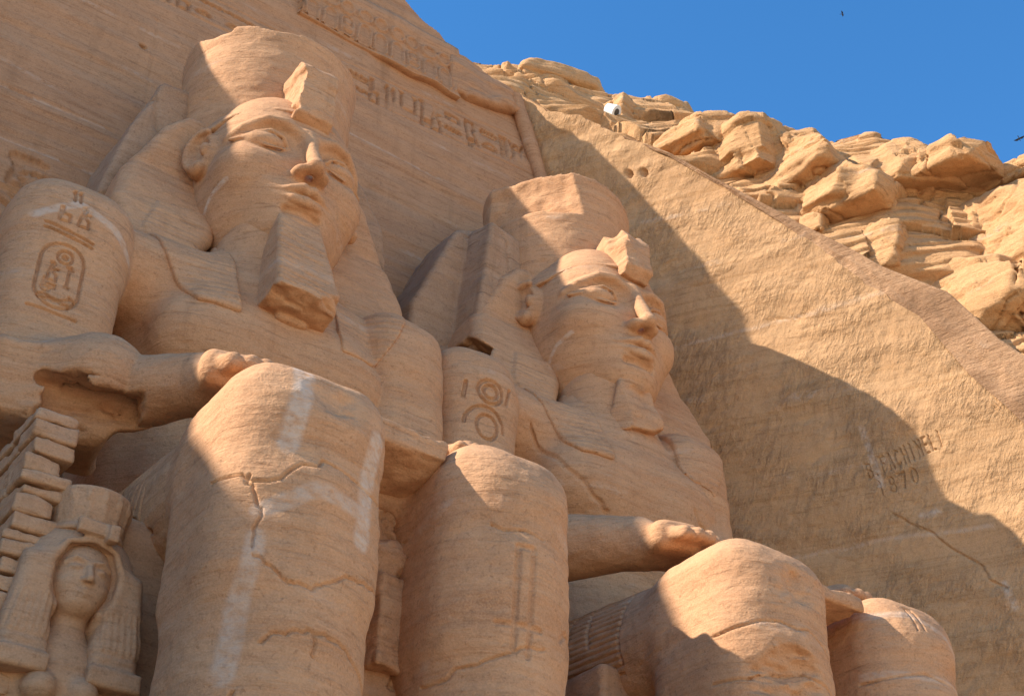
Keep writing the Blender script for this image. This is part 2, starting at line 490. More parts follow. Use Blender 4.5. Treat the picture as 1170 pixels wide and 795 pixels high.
def carve(v, n, u, w, mask, strokes, width, depth, soft=.6):
    k = np.where(mask)[0]
    d = stroke_depth(u[k], w[k], strokes, width, soft)
    v[k] -= n[k] * (depth * d)[:, None]
def paint(u, w, mask, strokes, width):
    out = np.zeros(len(u)); k = np.where(mask)[0]
    out[k] = stroke_depth(u[k], w[k], strokes, width, .5)
    return out
def jag(pts, amp, seed, n=5):
    rs = random.Random(seed); o = []
    for a, b in zip(pts[:-1], pts[1:]):
        for i in range(n):
            t = i / n; o.append((a[0] + (b[0] - a[0]) * t + rs.uniform(-amp, amp), a[1] + (b[1] - a[1]) * t + rs.uniform(-amp, amp)))
    o.append(pts[-1]); return o

# ------------------------------------------------------------------ ground
def structure(o): o['kind'] = 'structure'; return o
gx = np.concatenate([np.linspace(-600, -60, 12), np.linspace(-50, 50, 81), np.linspace(60, 600, 12)])
X, Y = np.meshgrid(gx, gx, indexing='ij')
Z = .25 * fbm(X * .15, Y * .15, X * 0, 3) * smooth(4, 10, np.hypot(X + 9, Y + 21)) - .05
structure(build('ground', np.stack([X, Y, Z], -1).reshape(-1, 3), grid_quads(len(gx), len(gx)), M_GROUND))

# ------------------------------------------------------------------ carved facade
fac = thing('temple_facade', 'battered rock-cut temple front with band of carved signs and heavy broken cornice', 'temple front', (0, 4.5, 0))
F0 = np.array([0, 4.5, 0])
def facade_wall():
    s_ = np.concatenate([np.arange(0, 8.5, .032), np.arange(8.5, 18, .05), np.arange(18, 45, .6)])          # distance from the right corner
    zz = np.concatenate([np.arange(0, 17, .5), np.arange(17, 30.7, .05), np.arange(30.7, 33, .032), np.arange(33, 36.81, .05)])
    Sg, Z = np.meshgrid(s_, zz, indexing='ij')
    yw = wall_y(Z)
    X = ret_x(yw, Z) - .05 - Sg
    top = np.interp(X, [-40, .6, 1.3, 5.0, 6.6, 7.6, 8.6, 9.6, 12], [34.2, 34.2, 36.6, 36.8, 35.7, 34.9, 34.5, 34.2, 34])
    nu, nv = X.shape
    x, z = X.ravel(), Z.ravel()
    out = .05 * fbm(x * .35, z * 0, z * .5, 4) + .03 * vnoise(x * .1, z * 0, z * 3 + x * .2)
    # beds that stand proud
    out += .02 * vnoise(x * .06 + 5, z * 0, z * 5)
    # dressed panel joints
    jn = [[(-12, 25.15), (-3.1, 25.25)], [(-12, 23.58), (-3.3, 23.62)], [(2.6, 29.25), (6.6, 29.1)], [(-6.4, 30), (-6.15, 26.6), (-6.0, 25.1)], [(-2.55, 30), (-2.4, 26.6)]]
    out -= .03 * stroke_depth(x, z, jn, .05)
    pale = .6 * stroke_depth(x, z, jn[:3], .05) * (vnoise(x * 1.3, z, x * 0) > -.35)
    # band of signs
    sg = []
    rs = random.Random(11)
    zb, zt = 30.95, 32.0
    seq = [('staff', .3), ('board', 1.0, 'water'), ('seat', .45), ('reeds', .6), ('ka', .7), ('was', .3), ('man', .6), ('box', .6, 'water'), ('owl', .75), ('board', .7, 'bread'), ('bars', .4), ('scarab', .6), ('bars', .5), ('bird', .9), ('water', .7), ('staff', .3), ('reed', .4), ('was', .3)]
    xx = 2.7
    for it in seq:
        w = it[1] * .92
        hz = .055 * (xx - 3)
        hh = zt - zb + .035 * (xx - 3)
        if len(it) > 2 and it[2]:
            sg += place(it[0], xx, zb + hz + .52 * hh, w, .44 * hh) + place(it[2], xx, zb + hz + .06, w, .4 * hh)
        else:
            sg += place(it[0], xx, zb + hz + .03, w * .95, hh - .06)
            if it[0] in ('staff', 'was', 'reed'): sg += place('bread', xx + w * .7, zb + hz + .1, .3, .3)
        xx += w + .05
        if xx > 9.7: break
    xx = 1.2
    for k in range(16):
        sn = rs.choice(['man', 'bird', 'reeds', 'seat', 'was', 'ka', 'owl', 'water']); w = {'water': .8, 'bird': .9, 'owl': .8, 'man': .7}.get(sn, .45)
        xx -= w + .12
        if sn == 'water':
            sg += place('water', xx, zb + .6, w, .35) + place('bread', xx, zb + .1, w * .6, .4)
        else: sg += place(sn, xx, zb + .04, w, zt - zb - .08)
    dep = .12 * stroke_depth(x, z, sg, .062, .5) * smooth(-.75, -.25, vnoise(x * .8, z * .8, z * 0))
    ln = [[(-14, zb - .06), (2.5, zb - .06), (10.0, zb + .30)], [(-14, zt + .06), (2.5, zt + .06), (10.0, zt + .72)]]
    dep += .03 * stroke_depth(x, z, ln, .05)
    # king's titles behind the shoulder
    g2 = place('man', -5.25, 22.35, .6, .7) + place('water', -4.6, 22.7, .8, .3) + place('reeds', -4.3, 22.1, .4, .5) + place('board', -5.2, 23.0, .9, .4) + place('seat', -3.9, 22.4, .35, .5)
    g2 += [arc(-5.3, 20.9, .95, 1.2, 20, 170), arc(-5.3, 20.8, .75, 1.0, 20, 170), [(-5.9, 21.4), (-4.6, 21.2)], [(-4.5, 22.1), (-3.7, 21.9)], [(-5.6, 22.2), (-4.7, 22.15), (-4.1, 21.7)]]
    dep += .12 * stroke_depth(x, z, g2, .075, .5)
    dep += .25 * smooth(.13, .05, np.hypot(x + 2.78, (z - 28.72) * 1.3))
    yy = yw.ravel() - out + dep
    V = np.stack([x, yy, z], -1)
    q = grid_quads(nu, nv)
    keep = (z < top.ravel() + .15 * vnoise(x * 1.7, z * 1.7, z * 0))
    q = q[keep[q].all(1)]
    build('wall', V - F0, q, M_FACADE, fac, attrs={'pale': pale})
facade_wall()

def cornice():
    """hollow cornice: plain underside, curved face with raised rings and signs, flat fillet"""
    xs = np.arange(.6, 7.31, .035)
    # profile: distance in front of the battered wall, height
    prof = [(-.6, 33.0), (.0, 33.0), (.12, 33.0), (.27, 33.0), (.28, 33.02)]
    for t in np.linspace(0, 1, 56)[1:]: prof.append((.26 - .20 * math.sin(t * math.pi * .62) + .14 * t ** 2.5, 33.05 + 1.85 * t))
    prof += [(.22, 34.92), (.24, 34.96), (.24, 35.05), (.24, 35.2), (.22, 35.34), (-.6, 35.4)]
    prof = np.array(prof)
    X, K = np.meshgrid(xs, np.arange(len(prof)), indexing='ij')
    o = prof[K, 0].astype(float); z = prof[K, 1].astype(float)
    x = X.ravel(); zz = z.ravel()
    st = []
    for i in range(-3, 7):
        bx = i * 1.18 + .1
        st += [arc(bx, 34.45, .24, .24), arc(bx + .55, 34.45, .22, .25), arc(bx + .02, 33.75, .22, .33, -20, 200), [(bx - .2, 33.65), (bx - .22, 33.2)], [(bx + .23, 33.65), (bx + .22, 33.25)]]
        if i % 2 == 0: st += cartouche(bx + .38, 33.2, .42, .85) + place('board', bx + .44, 33.35, .3, .3) + place('sun', bx + .46, 33.65, .25, .3)
        else: st += [arc(bx + .58, 33.7, .22, .3, -30, 190), [(bx + .36, 33.6), (bx + .4, 33.15)], [(bx + .8, 33.6), (bx + .78, 33.2)]]
    face = ((K > 5) & (K < len(prof) - 6)).ravel()
    d = np.zeros(len(x))
    d[face] = .07 * stroke_depth(x[face], zz[face], st, .055, .5)
    d += .05 * fbm(x * .5, zz * .7, x * 0, 4) + .05 * np.minimum(0, fbm(x * .9 + 3, zz * 1.2, x * 0, 3))
    # lower lip broken away in places
    lip = smooth(33.6, 33.0, zz) * (zz < 33.6)
    brk = smooth(.05, .45, vnoise(x * .55 + 2.2, zz * .4, x * 0)) * lip
    brk = np.maximum(brk, 1.6 * lip * smooth(2.6, 1., x))
    d -= .12 * brk
    zz2 = zz + .10 * lip * vnoise(x * 1.3, x * 0, x * 0) + brk * .10 * (K.ravel() < 8)
    # ragged right end
    endx = 7.0 + .25 * (zz2 - 34) * .4 + .18 * fbm(zz2 * 1.7, x * 0, x * 0 + 3, 3)
    x2 = np.maximum(np.minimum(x, endx), 1.25 + .22 * fbm(zz2 * 1.4 + 9, x * 0, x * 0 + 3, 3))
    y = wall_y(zz2) - o.ravel() - d
    V = np.stack([x2, y, zz2], -1)
    q = grid_quads(*X.shape)
    # close the end
    n2 = len(prof); base = (len(xs) - 1) * n2
    V = np.vstack([V, np.stack([np.full(n2, 6.9), wall_y(prof[:, 1]) + .6, prof[:, 1]], -1)])
    V = np.vstack([V, np.stack([np.full(n2, 1.2), wall_y(prof[:, 1]) + .6, prof[:, 1]], -1)])
    e = np.arange(n2 - 1)
    q = np.vstack([q, np.stack([e, e + 1, (len(xs) + 1) * n2 + e + 1, (len(xs) + 1) * n2 + e], -1)])
    q = np.vstack([q, np.stack([base + e, len(xs) * n2 + e, len(xs) * n2 + e + 1, base + e + 1], -1)])
    build('cornice', V - F0, q, M_FACADE, fac)
cornice()

def rough_volume(name, shapes, lo, hi, h, mat, parent=None, lay=.06, amp=.05, seed=0., org=(0, 0, 0), cuts=(), lfreq=1.6, blk=0.):
    V = Vol(lo, hi, h)
    for s_ in shapes: V.add(*s_, k=.15)
    for c in cuts: V.cut(*c)
    v, q = V.mesh(); n = vnormals(v, q)
    x, y, z = v.T
    d = amp * fbm(x * .9 + seed, y * .9, z * 1.2, 4)
    bed = z * lfreq + .5 * fbm(x * .25 + seed, y * .25, z * .2, 2)
    saw = bed - np.floor(bed)
    d += lay * (smooth(0, .12, saw) * (1 - saw) ** .6 * 2 - .9) * (.6 + .6 * vnoise(x * .6 + seed, y * .6, np.floor(bed) * 3.7))
    cr = np.abs(fbm(x * .5 + seed, y * .5 + 3, z * .8, 3)); d -= .10 * smooth(.05, 0, cr) * (blk > 0)
    if blk:                                   # jointed blocks step in and out
        wy = y * .8 + .35 * fbm(x * .4 + seed, y * .3, z * .3, 3); wx = x * .9 + .3 * z
        hsh = np.sin(np.floor(bed) * 12.99 + np.floor(wy + .37 * np.floor(bed)) * 78.23 + np.floor(wx) * 37.7) * 43758.5
        d += blk * ((hsh - np.floor(hsh)) * 2 - 1)
        fb = z * 5 + .8 * fbm(x * .5 + seed, y * .5, z * .4, 2); d += .02 * (smooth(0, .2, fb - np.floor(fb)) - (fb - np.floor(fb)))
    v = v + n * d[:, None]
    return build(name, v - np.array(org), q, mat, parent)

# remains of the cornice beyond the break, and the ragged rock over it
rough_volume('broken_cornice', [rough(prism([(6.8, 33.25), (8.2, 33.35), (9.5, 33.75), (9.9, 34.5), (8.8, 34.75), (7.4, 35.2), (6.8, 35.2)], 5.66, 6.6, .08, shear=lambda z: .09 * (z - 34)), .10, 1.1, 2.),
             rough(prism([(7.4, 33.2), (9.6, 33.75), (9.4, 33.95), (7.4, 33.5)], 5.48, 6.3, .08), .08, 1.6, 6.)],
             (6.4, 4.6, 32.6), (10.6, 7, 36), .045, M_FACADE, fac, .03, .03, 4., F0)
rough_volume('upper_fascia', [rough(prism([(1.5, 35.3), (6.0, 35.3), (7.2, 35.4), (6.2, 36.1), (5.2, 36.95), (1.9, 37.0)], 6.35, 7.4, .06), .05, .8, 2.)],
             (1.0, 5.2, 35.0), (7.8, 7.4, 37.4), .07, M_FACADE, fac, .03, .03, 14., F0)
def torus():
    zz = np.arange(10, 34.5, .12); a = np.linspace(0, 2 * math.pi, 17)[:-1]
    Zg, Ag = np.meshgrid(zz, a, indexing='ij')
    r = .24 + .02 * fbm(Zg * 1.3, Ag * 0, Ag * 0, 3) + .02 * vnoise(Zg * .6, np.cos(Ag), np.sin(Ag))
    cx = ret_x(wall_y(Zg), Zg) - .20; cy = wall_y(Zg) - .14
    V = np.stack([cx + r * np.cos(Ag), cy + r * np.sin(Ag), Zg], -1).reshape(-1, 3)
    i = np.arange(len(zz) * 16).reshape(len(zz), 16); j = np.roll(i, -1, 1)
    q = np.stack([i[:-1], i[1:], j[1:], j[:-1]], -1).reshape(-1, 4)
    build('corner_moulding', V - F0, q[:, ::-1], M_FACADE, fac)
torus()

# ------------------------------------------------------------------ quarried side wall with the tool marks and a visitor's name
LET = {'B': [[(0, 0), (0, 1), (.6, .9), (.6, .6), (0, .52), (.7, .42), (.7, .1), (0, 0)]], '.': [[(.2, 0), (.25, .05)]], 'F': [[(0, 0), (0, 1), (.7, 1)], [(0, .55), (.5, .55)]],
       'A': [[(0, 0), (.35, 1), (.7, 0)], [(.15, .4), (.55, .4)]], 'C': [[(.7, .85), (.35, 1), (0, .7), (0, .3), (.35, 0), (.7, .15)]], 'H': [[(0, 0), (0, 1)], [(.7, 0), (.7, 1)], [(0, .5), (.7, .5)]],
       'I': [[(.3, 0), (.3, 1)]], 'N': [[(0, 0), (0, 1), (.7, 0), (.7, 1)]], 'E': [[(.7, 0), (0, 0), (0, 1), (.7, 1)], [(0, .5), (.5, .5)]], 'L': [[(0, 1), (0, 0), (.6, 0)]],
       '1': [[(.1, .8), (.35, 1), (.35, 0)]], '8': [arc(.35, .73, .25, .27), arc(.35, .24, .33, .25)], '7': [[(0, 1), (.7, 1), (.25, 0)]], '0': [arc(.35, .5, .33, .5)]}
def word(t, x, y, w, h, slope=0.):
    o = []
    for i, c in enumerate(t):
        if c == ' ': continue
        for st in LET[c]: o.append([(x + (i + p[0] * .75) * w, y + slope * (i + p[0]) * w + p[1] * h) for p in st])
    return o
def side_wall():
    yy = np.concatenate([np.arange(5.8, -6.6, -.045), np.arange(-7, -15.1, -.5)])
    tt = np.concatenate([np.linspace(0, .999, 520) ** .75, [1.0]])
    Yg, Tg = np.meshgrid(yy, tt, indexing='ij')
    top = edge_z(Yg) + .05 * fbm(Yg * 2.3, Yg * 0, Yg * 0 + 2, 3) - .10 * ((Yg * 1.7 + .4 * vnoise(Yg * .9, Yg * 0, Yg * 0 + 7)) % 1.0)
    Z = Tg * top
    y, z = Yg.ravel(), Z.ravel()
    x = ret_x(y, z)
    out = .10 * fbm(y * .25, z * .3, y * 0, 3) + .05 * vnoise(y * .5, z * .9 - y * .5, y * 0)
    # pick marks in slanting rows
    a = -y * .45 + z * .89; b_ = y * .89 + z * .45
    patch = .35 + .65 * smooth(-.4, .5, fbm(y * .3 + 5, z * .3, y * 0, 3))
    out += patch * (.020 * vnoise(a * 2.2, b_ * 6.5, y * 0) + .012 * vnoise(a * 4, b_ * 10, y * 0 + 9))
    out += .03 * vnoise(y * .1, z * 2.2 + y * .25, y * 0 + 4)
    gr = word('B.FACHINELI', .58, 19.72, .168, .42, .30) + word('1870', .7, 19.2, .25, .38, .28)
    dep = np.zeros(len(y))
    cr = [jag([(.9, 18.7), (1.6, 17.9), (2.7, 16.4)], .08, 51), jag([(-.8, 24.9), (.0, 24.7), (.3, 24.9)], .06, 52), jag([(3.6, 20.9), (3.75, 21.5)], .05, 53)]
    dep += .06 * stroke_depth(-y, z, cr, .035)
    for (cy_, cz_) in ((2.87, 30.62), (3.25, 30.69)): dep += .2 * smooth(.14, .06, np.hypot(y - cy_, (z - cz_) * .7))
    V = np.stack([x - out + dep, y, z], -1)
    q = grid_quads(*Yg.shape)[:, ::-1]
    nb = len(V); V0 = V
    V, q = refine(V, q, (y > -2.9) & (y < -.2) & (z > 18.9) & (z < 21.2), 3)
    y, z = V[:, 1], V[:, 2]
    V[:, 0] += .05 * stroke_depth(-y, z, gr, .03)
    pale = stroke_depth(-y, z, [[(1.41, 18.56), (1.76, 18.6)], [(2.7, 16.5), (2.75, 15.9)], [(.75, 21.1), (.8, 19.5)]], .11, .7)
    pale = np.maximum(pale * .8, .6 * stroke_depth(-y, z, [jag([(-1.5, 18.0), (.4, 18.1), (2.8, 18.0)], .04, 61), jag([(-3.5, 24.55), (-1.1, 24.7), (.8, 24.75), (2.2, 24.85)], .035, 62)], .06))
    o = build('quarried_side_wall', V, q, M_CUT, attrs={'pale': pale})
    tag(o, 'tall chiselled side wall of yellow rock half in shadow with a name scratched on it', 'rock wall')
    # weathered chamfer along the top edge
    n = len(yy); base = np.stack([ret_x(yy, edge_z(yy)) + .05, yy, edge_z(yy) - .16], -1)
    w_ = np.interp(yy, [-15, -4.4, -3.4, -1.8, -.4, 1.1, 6], [2.0, 1.9, 1.6, .9, .35, .15, .12])
    rows = []
    for t in np.linspace(0, 1, 16):
        p = base.copy()
        p[:, 0] += .10 * t * w_ + .02; p[:, 1] -= t * w_ * .62; p[:, 2] += t * w_ * .42
        p += (.08 * fbm(p[:, 1] * 2.2, p[:, 2] * 2.2, p[:, 0] + t * 3, 3) * math.sin(math.pi * min(1, t * 1.2 + .05)))[:, None] * np.array([[-1., -.2, .5]])
        rows.append(p)
    for k in (.4, 1.2, 3):
        p = rows[15].copy(); p[:, 0] += k; p[:, 1] += k * .3; p[:, 2] -= .2 * k; rows.append(p)
    Vb = np.stack(rows, 1).reshape(-1, 3)
    qb = grid_quads(n, len(rows))[:, ::-1]
    dirt = smooth(-.3, .4, vnoise(Vb[:, 1] * 1.2, Vb[:, 2] * 1.2, Vb[:, 0] * 0))
    b2 = build('weathered_edge', Vb, qb, M_EDGE, o, attrs={'dirt': .1 + dirt * .5})
side_wall()

# ------------------------------------------------------------------ cliff behind and its rocks
HILL_FOOT = np.array([[6.76, 7.85, 37.44], [8.59, 6.96, 35.51], [9.49, 5.9, 34.64], [10.23, 5.19, 33.7], [10.93, 4.24, 33.01], [11.55, 3.47, 32.24], [12.16, 2.73, 31.54], [12.77, 2.06, 30.6], [13.38, 1.43, 29.59], [13.95, 0.79, 28.73], [14.58, 0.09, 27.79], [15.22, -0.56, 26.76], [15.84, -1.15, 25.67], [16.43, -1.75, 24.71], [16.99, -2.33, 23.76], [17.52, -2.9, 22.87], [18.04, -3.43, 21.91], [18.67, -4.06, 20.75], [19.38, -4.77, 19.41], [20.38, -5.77, 17.47]])
HILL_BROW = np.array([[9.07, 12.34, 44.61], [11.34, 11.47, 42.5], [12.4, 10.25, 41.68], [13.05, 9.11, 41.16], [14.07, 8.25, 40.22], [14.91, 7.46, 39.34], [15.57, 6.5, 38.78], [15.03, 4.31, 36.25], [15.58, 3.4, 35.52], [16.24, 2.67, 34.71], [16.88, 1.74, 33.96], [17.38, 0.7, 33.4], [17.75, -0.43, 32.98], [18.19, -1.43, 32.53], [18.77, -2.22, 31.81], [19.37, -2.93, 31.06], [19.92, -3.66, 30.35], [20.54, -4.6, 29.58], [21.27, -5.66, 28.7], [22.35, -7.14, 27.4]])

def cliff():
    F, B = HILL_FOOT, HILL_BROW.copy()
    B[0, 2] -= 4; B[1, 2] -= .6
    for k in range(6):                                  # the cliff runs on past the frame
        F = np.vstack([F, F[-1:] + (F[-1:] - F[-2:-1])]); B = np.vstack([B, B[-1:] + (B[-1:] - B[-2:-1]) * np.array([1, 1, 1.15])])
    n = len(F); uu = np.concatenate([np.linspace(0, n - 7, 410), np.linspace(n - 7, n - 1, 61)[1:]]); tt = np.linspace(0, 1, 230)
    def ip(A): return np.stack([np.interp(uu, np.arange(n), A[:, c]) for c in range(3)], -1)
    f, b = ip(F), ip(B)
    away = b - np.array([-9.09, -21.4, 1.3]); away[:, 2] = 0; away /= np.linalg.norm(away, axis=1, keepdims=True)
    b = b - np.array([0, 0, .15])
    P = f[:, None] * (1 - tt[None, :, None]) + b[:, None] * tt[None, :, None]
    bul = np.sin(np.pi * tt) ** .8
    P = P - away[:, None] * (.2 * bul)[None, :, None]
    ex = [(2, .3), (5, .5), (12, -1), (30, -6), (70, -25), (110, -40)]
    T = np.stack([b + away * k + np.array([0, 0, dz]) for k, dz in ex], 1)
    P = np.concatenate([P, T], 1)
    nv = P.shape[1]
    V = P.reshape(-1, 3); q = grid_quads(len(uu), nv)
    nn = vnormals(V, q)
    if (nn @ np.array([-.5, -.5, .5])).mean() < 0: q = q[:, ::-1]; nn = -nn
    x, y, z = V.T
    bed = z * .6 + .5 * fbm(x * .12, y * .12, z * .1, 3) + .1 * x
    saw = bed - np.floor(bed)
    hc = np.sin(np.floor(bed) * 12.99 + np.floor(y * .42 + .2 * x + .4 * fbm(x * .3, y * .3, z * .3, 3) + .37 * np.floor(bed)) * 78.23) * 43758.5
    d = .42 * fbm(x * .3, y * .3, z * .5, 4) + .22 * ((hc - np.floor(hc)) * 2 - 1) + .18 * (smooth(0, .1, saw) * (1 - saw) ** .7 * 1.8 - .9) * (.5 + .7 * vnoise(x * .3, y * .3, np.floor(bed) * 5.1))
    d -= .22 * smooth(.06, 0, np.abs(fbm(x * .35 + 8, y * .35, z * .6, 4)))
    bed2 = z * 2.6 + fbm(x * .3, y * .3, z * .2, 2); s2 = bed2 - np.floor(bed2)
    d += .10 * (smooth(0, .15, s2) - s2)
    V = V + nn * d[:, None]
    structure(build('cliff', V, q, M_ROCK))
    # rock slope above the ruined part of the cornice
    xx = np.linspace(-40, 5.6, 150); tt = np.linspace(0, 1, 50)
    Xg, Tg = np.meshgrid(xx, tt, indexing='ij')
    z0 = np.interp(Xg, [-40, .6, 1.6, 5, 7.5], [34.0, 34.0, 36.0, 36.2, 35.2])
    Yg = wall_y(z0) + .5 + 22 * Tg
    Zg = z0 + 13 * Tg - 3 * Tg ** 2 + 1.2 * np.sqrt(Tg) * fbm(Xg * .3, Yg * .5, Xg * 0, 4) - .2
    structure(build('cliff', np.stack([Xg, Yg, Zg], -1).reshape(-1, 3), grid_quads(150, 50), M_ROCK))
    # unseen southern cliff across the court, added to hold light off the side wall
    yy = np.linspace(8, -70, 160); zz = np.linspace(0, 32, 110)
    Yg, Zg = np.meshgrid(yy, zz, indexing='ij')
    Zg = Zg / 32 * np.interp(Yg, [-70, -24, -12, 4, 8], [1, 4, 13, 31, 34])
    o2 = .8 * fbm(Yg * .2, Zg * .3, Yg * 0 + 3, 4)
    V = np.stack([-31 - .1 * (4 - Yg) + o2 + .21 * (Zg - 20), Yg, Zg], -1).reshape(-1, 3)
    structure(build('cliff', V, grid_quads(160, 110), M_ROCK))
cliff()

def facet(c, hs, rz, tl, rs, n):
    """a split block: a box with corners knocked off along flat planes"""
    bf, lo, hi = rbox(c, hs, .03, rz, tl)
    pl = []
    for k in range(n):
        v = Vector((rs.uniform(-1, 1), rs.uniform(-1, 1), rs.uniform(-.6, 1))).normalized()
        ext = abs(v.x) * hs[0] + abs(v.y) * hs[1] + abs(v.z) * hs[2]
        pl.append((v, ext * rs.uniform(.62, .86)))
    def f(x, y, z):
        d = bf(x, y, z)
        for v, o in pl: d = np.maximum(d, (x - c[0]) * v.x + (y - c[1]) * v.y + (z - c[2]) * v.z - o)
        return d
    return f, lo, hi
ROCKS = [
    # centre, half size, turn about z, tilt, roundness, label
    ((13.4, 8.7, 39.5), (2.1, .9, .5), -.2, .06, .3, 'long flat boulder on the skyline directly above the broken cornice end'),
    ((10.58, 8.22, 37.8), (.7, .6, .4), .3, .2, .3, 'small angular boulder below the left tip of the skyline slab'),
    ((10.69, 7.02, 36.0), (1.1, .7, .35), -.3, -.1, .3, 'low ledge stone just above the corner of the temple front'),
    ((13.83, 5.95, 35.95), (.7, .8, .8), .2, .1, .35, 'upright cracked block behind the white lamp'),
    ((15.83, 6.27, 37.5), (1.0, 1.3, .38), .35, .05, .4, 'flat capping slab on the skyline right of the white lamp'),
    ((14.11, 3.22, 32.6), (.9, 2.3, .5), .2, .12, .3, 'wedge shaped slab with dark shadowed underside above the serrated edge'),
    ((15.46, 2.25, 31.8), (1.3, 2.7, 1.15), .15, .10, .5, 'broad pale smooth slab in the middle of the slope'),
    ((16.35, 1.0, 30.6), (1.4, 2.3, 1.2), .2, -.05, .5, 'rounded mass under the skyline left of the highest outcrop'),
    ((18.52, -0.66, 30.2), (1.6, 3.0, .9), .15, .06, .5, 'highest layered outcrop standing against the sky'),
    ((18.95, -2.53, 29.6), (1.4, 2.6, .36), .12, .08, .3, 'long overhanging ledge with deep shadow beneath it'),
    ((16.81, -0.35, 29.2), (1.1, 2.2, .8), .2, .12, .5, 'tilted layered block under the long overhanging ledge'),
    ((15.86, -0.4, 28.0), (.42, .42, .40), .4, .1, .5, 'small round boulder lying lowest in the dark cleft'),
    ((16.22, -0.5, 28.65), (.36, .4, .42), .1, .2, .45, 'small upright boulder perched above the round one in the cleft'),
    ((20.36, -2.52, 26.20), (1.9, 4.4, 2.6), .12, .07, .7, 'huge pale bulging rock face at the right edge below the ledge'),
    ((17.12, -1.61, 26.8), (.6, .8, .75), .3, .2, .4, 'crumbling rubble heap between the cleft and the huge bulging rock'),
    ((20.63, -3.85, 29.35), (1.0, 2.2, .34), .1, .04, .3, 'thin skyline bed at the far right above the huge bulging rock'),
]
for i, (c, hs, rz, tl, rd, lab) in enumerate(ROCKS):
    big = max(hs)
    h = .055 if big < 1.2 else (.06 if big < 3 else .07)
    rs = random.Random(i + 40)
    A = rough(facet(c, hs, rz, tl, rs, 12), .03 + .05 * min(hs), 1.2, 3.7 * i, (1, 1, 1.8), 4)
    sh = [A]
    for k in range(2 if big > 1.5 else 0):
        oc = [c[0] + rs.uniform(-.5, .3) * hs[0], c[1] + rs.uniform(-.8, .8) * hs[1], c[2] + rs.uniform(-.7, .25) * hs[2]]
        sh.append(rough(facet(oc, [hs[0] * rs.uniform(.6, .95), hs[1] * rs.uniform(.35, .6), hs[2] * rs.uniform(.35, .6)], rz + rs.uniform(-.2, .2), tl, rs, 8), .05, 1.0, 9.1 * i + k, (1, 1, 1.5), 4))
    m = .5 + .2 * big
    ex = [hs[0] + .3 * hs[1], hs[1] + .3 * hs[0], hs[2] + .2 * hs[1]]
    cuts = []
    for k in range(2 if big > 1 else 1):                              # splits along joints
        px_ = [c[0] - hs[0] * .6, c[1] + rs.uniform(-.7, .7) * hs[1], c[2]]
        cuts.append(rough(rbox(px_, (hs[0] * .6, .04, hs[2] * 1.4), .02, rz + rs.uniform(-.2, .2), tl + rs.uniform(-.3, .3)), .05, 1.5, i * 2. + k))
    org = (c[0], c[1], c[2] - hs[2])
    o = rough_volume('boulder', sh, [c[j] - ex[j] - m for j in range(3)], [c[j] + ex[j] + m for j in range(3)], h, M_ROCK, None, .05 if big > 1 else .03, .035, 5.3 * i, org, cuts, 1.1 if big > 2 else 1.9, .09 if big > 1 else .04)
    o.location = org
    tag(o, lab, 'boulder', 'boulders along the cliff top')

# ------------------------------------------------------------------ flood lamp tucked among the rocks
lamp = thing('flood_lamp', 'white drum-shaped flood lamp among the rocks above the serrated edge', 'lamp', (12.75, 4.9, 34.85))
def ring(r, d0, d1, a_, mat, name, n=20, cap=True, tilt=-.5):
    dirv = Vector((.45, -.62, -.6)).normalized(); q_ = dirv.to_track_quat('Z', 'Y')
    V, Q = [], []
    for k, (d_, rr) in enumerate(((d0, 0), (d0, r), (d1, a_), (d1, 0))):
        for i in range(n):
            V.append(tuple(q_ @ Vector((rr * math.cos(6.2832 * i / n), rr * math.sin(6.2832 * i / n), d_)) + Vector((0, 0, .32))))
    for k in range(3):
        for i in range(n): Q.append((k * n + i, k * n + (i + 1) % n, (k + 1) * n + (i + 1) % n, (k + 1) * n + i))
    return build(name, np.array(V), np.array(Q), mat, lamp, smooth_=False)
ring(.20, -.22, .18, .25, M_WHITE, 'housing')
ring(.13, .185, .20, .12, M_GLASSDARK, 'lens')
bx = np.array([(a, b, c) for a in (-.06, .06) for b in (-.06, .06) for c in (-.3, .2)], float)
FQ = np.array([(0, 1, 3, 2), (4, 6, 7, 5), (0, 4, 5, 1), (2, 3, 7, 6), (1, 5, 7, 3), (0, 2, 6, 4)])
build('stand', bx, FQ, M_WHITE, lamp, smooth_=False)
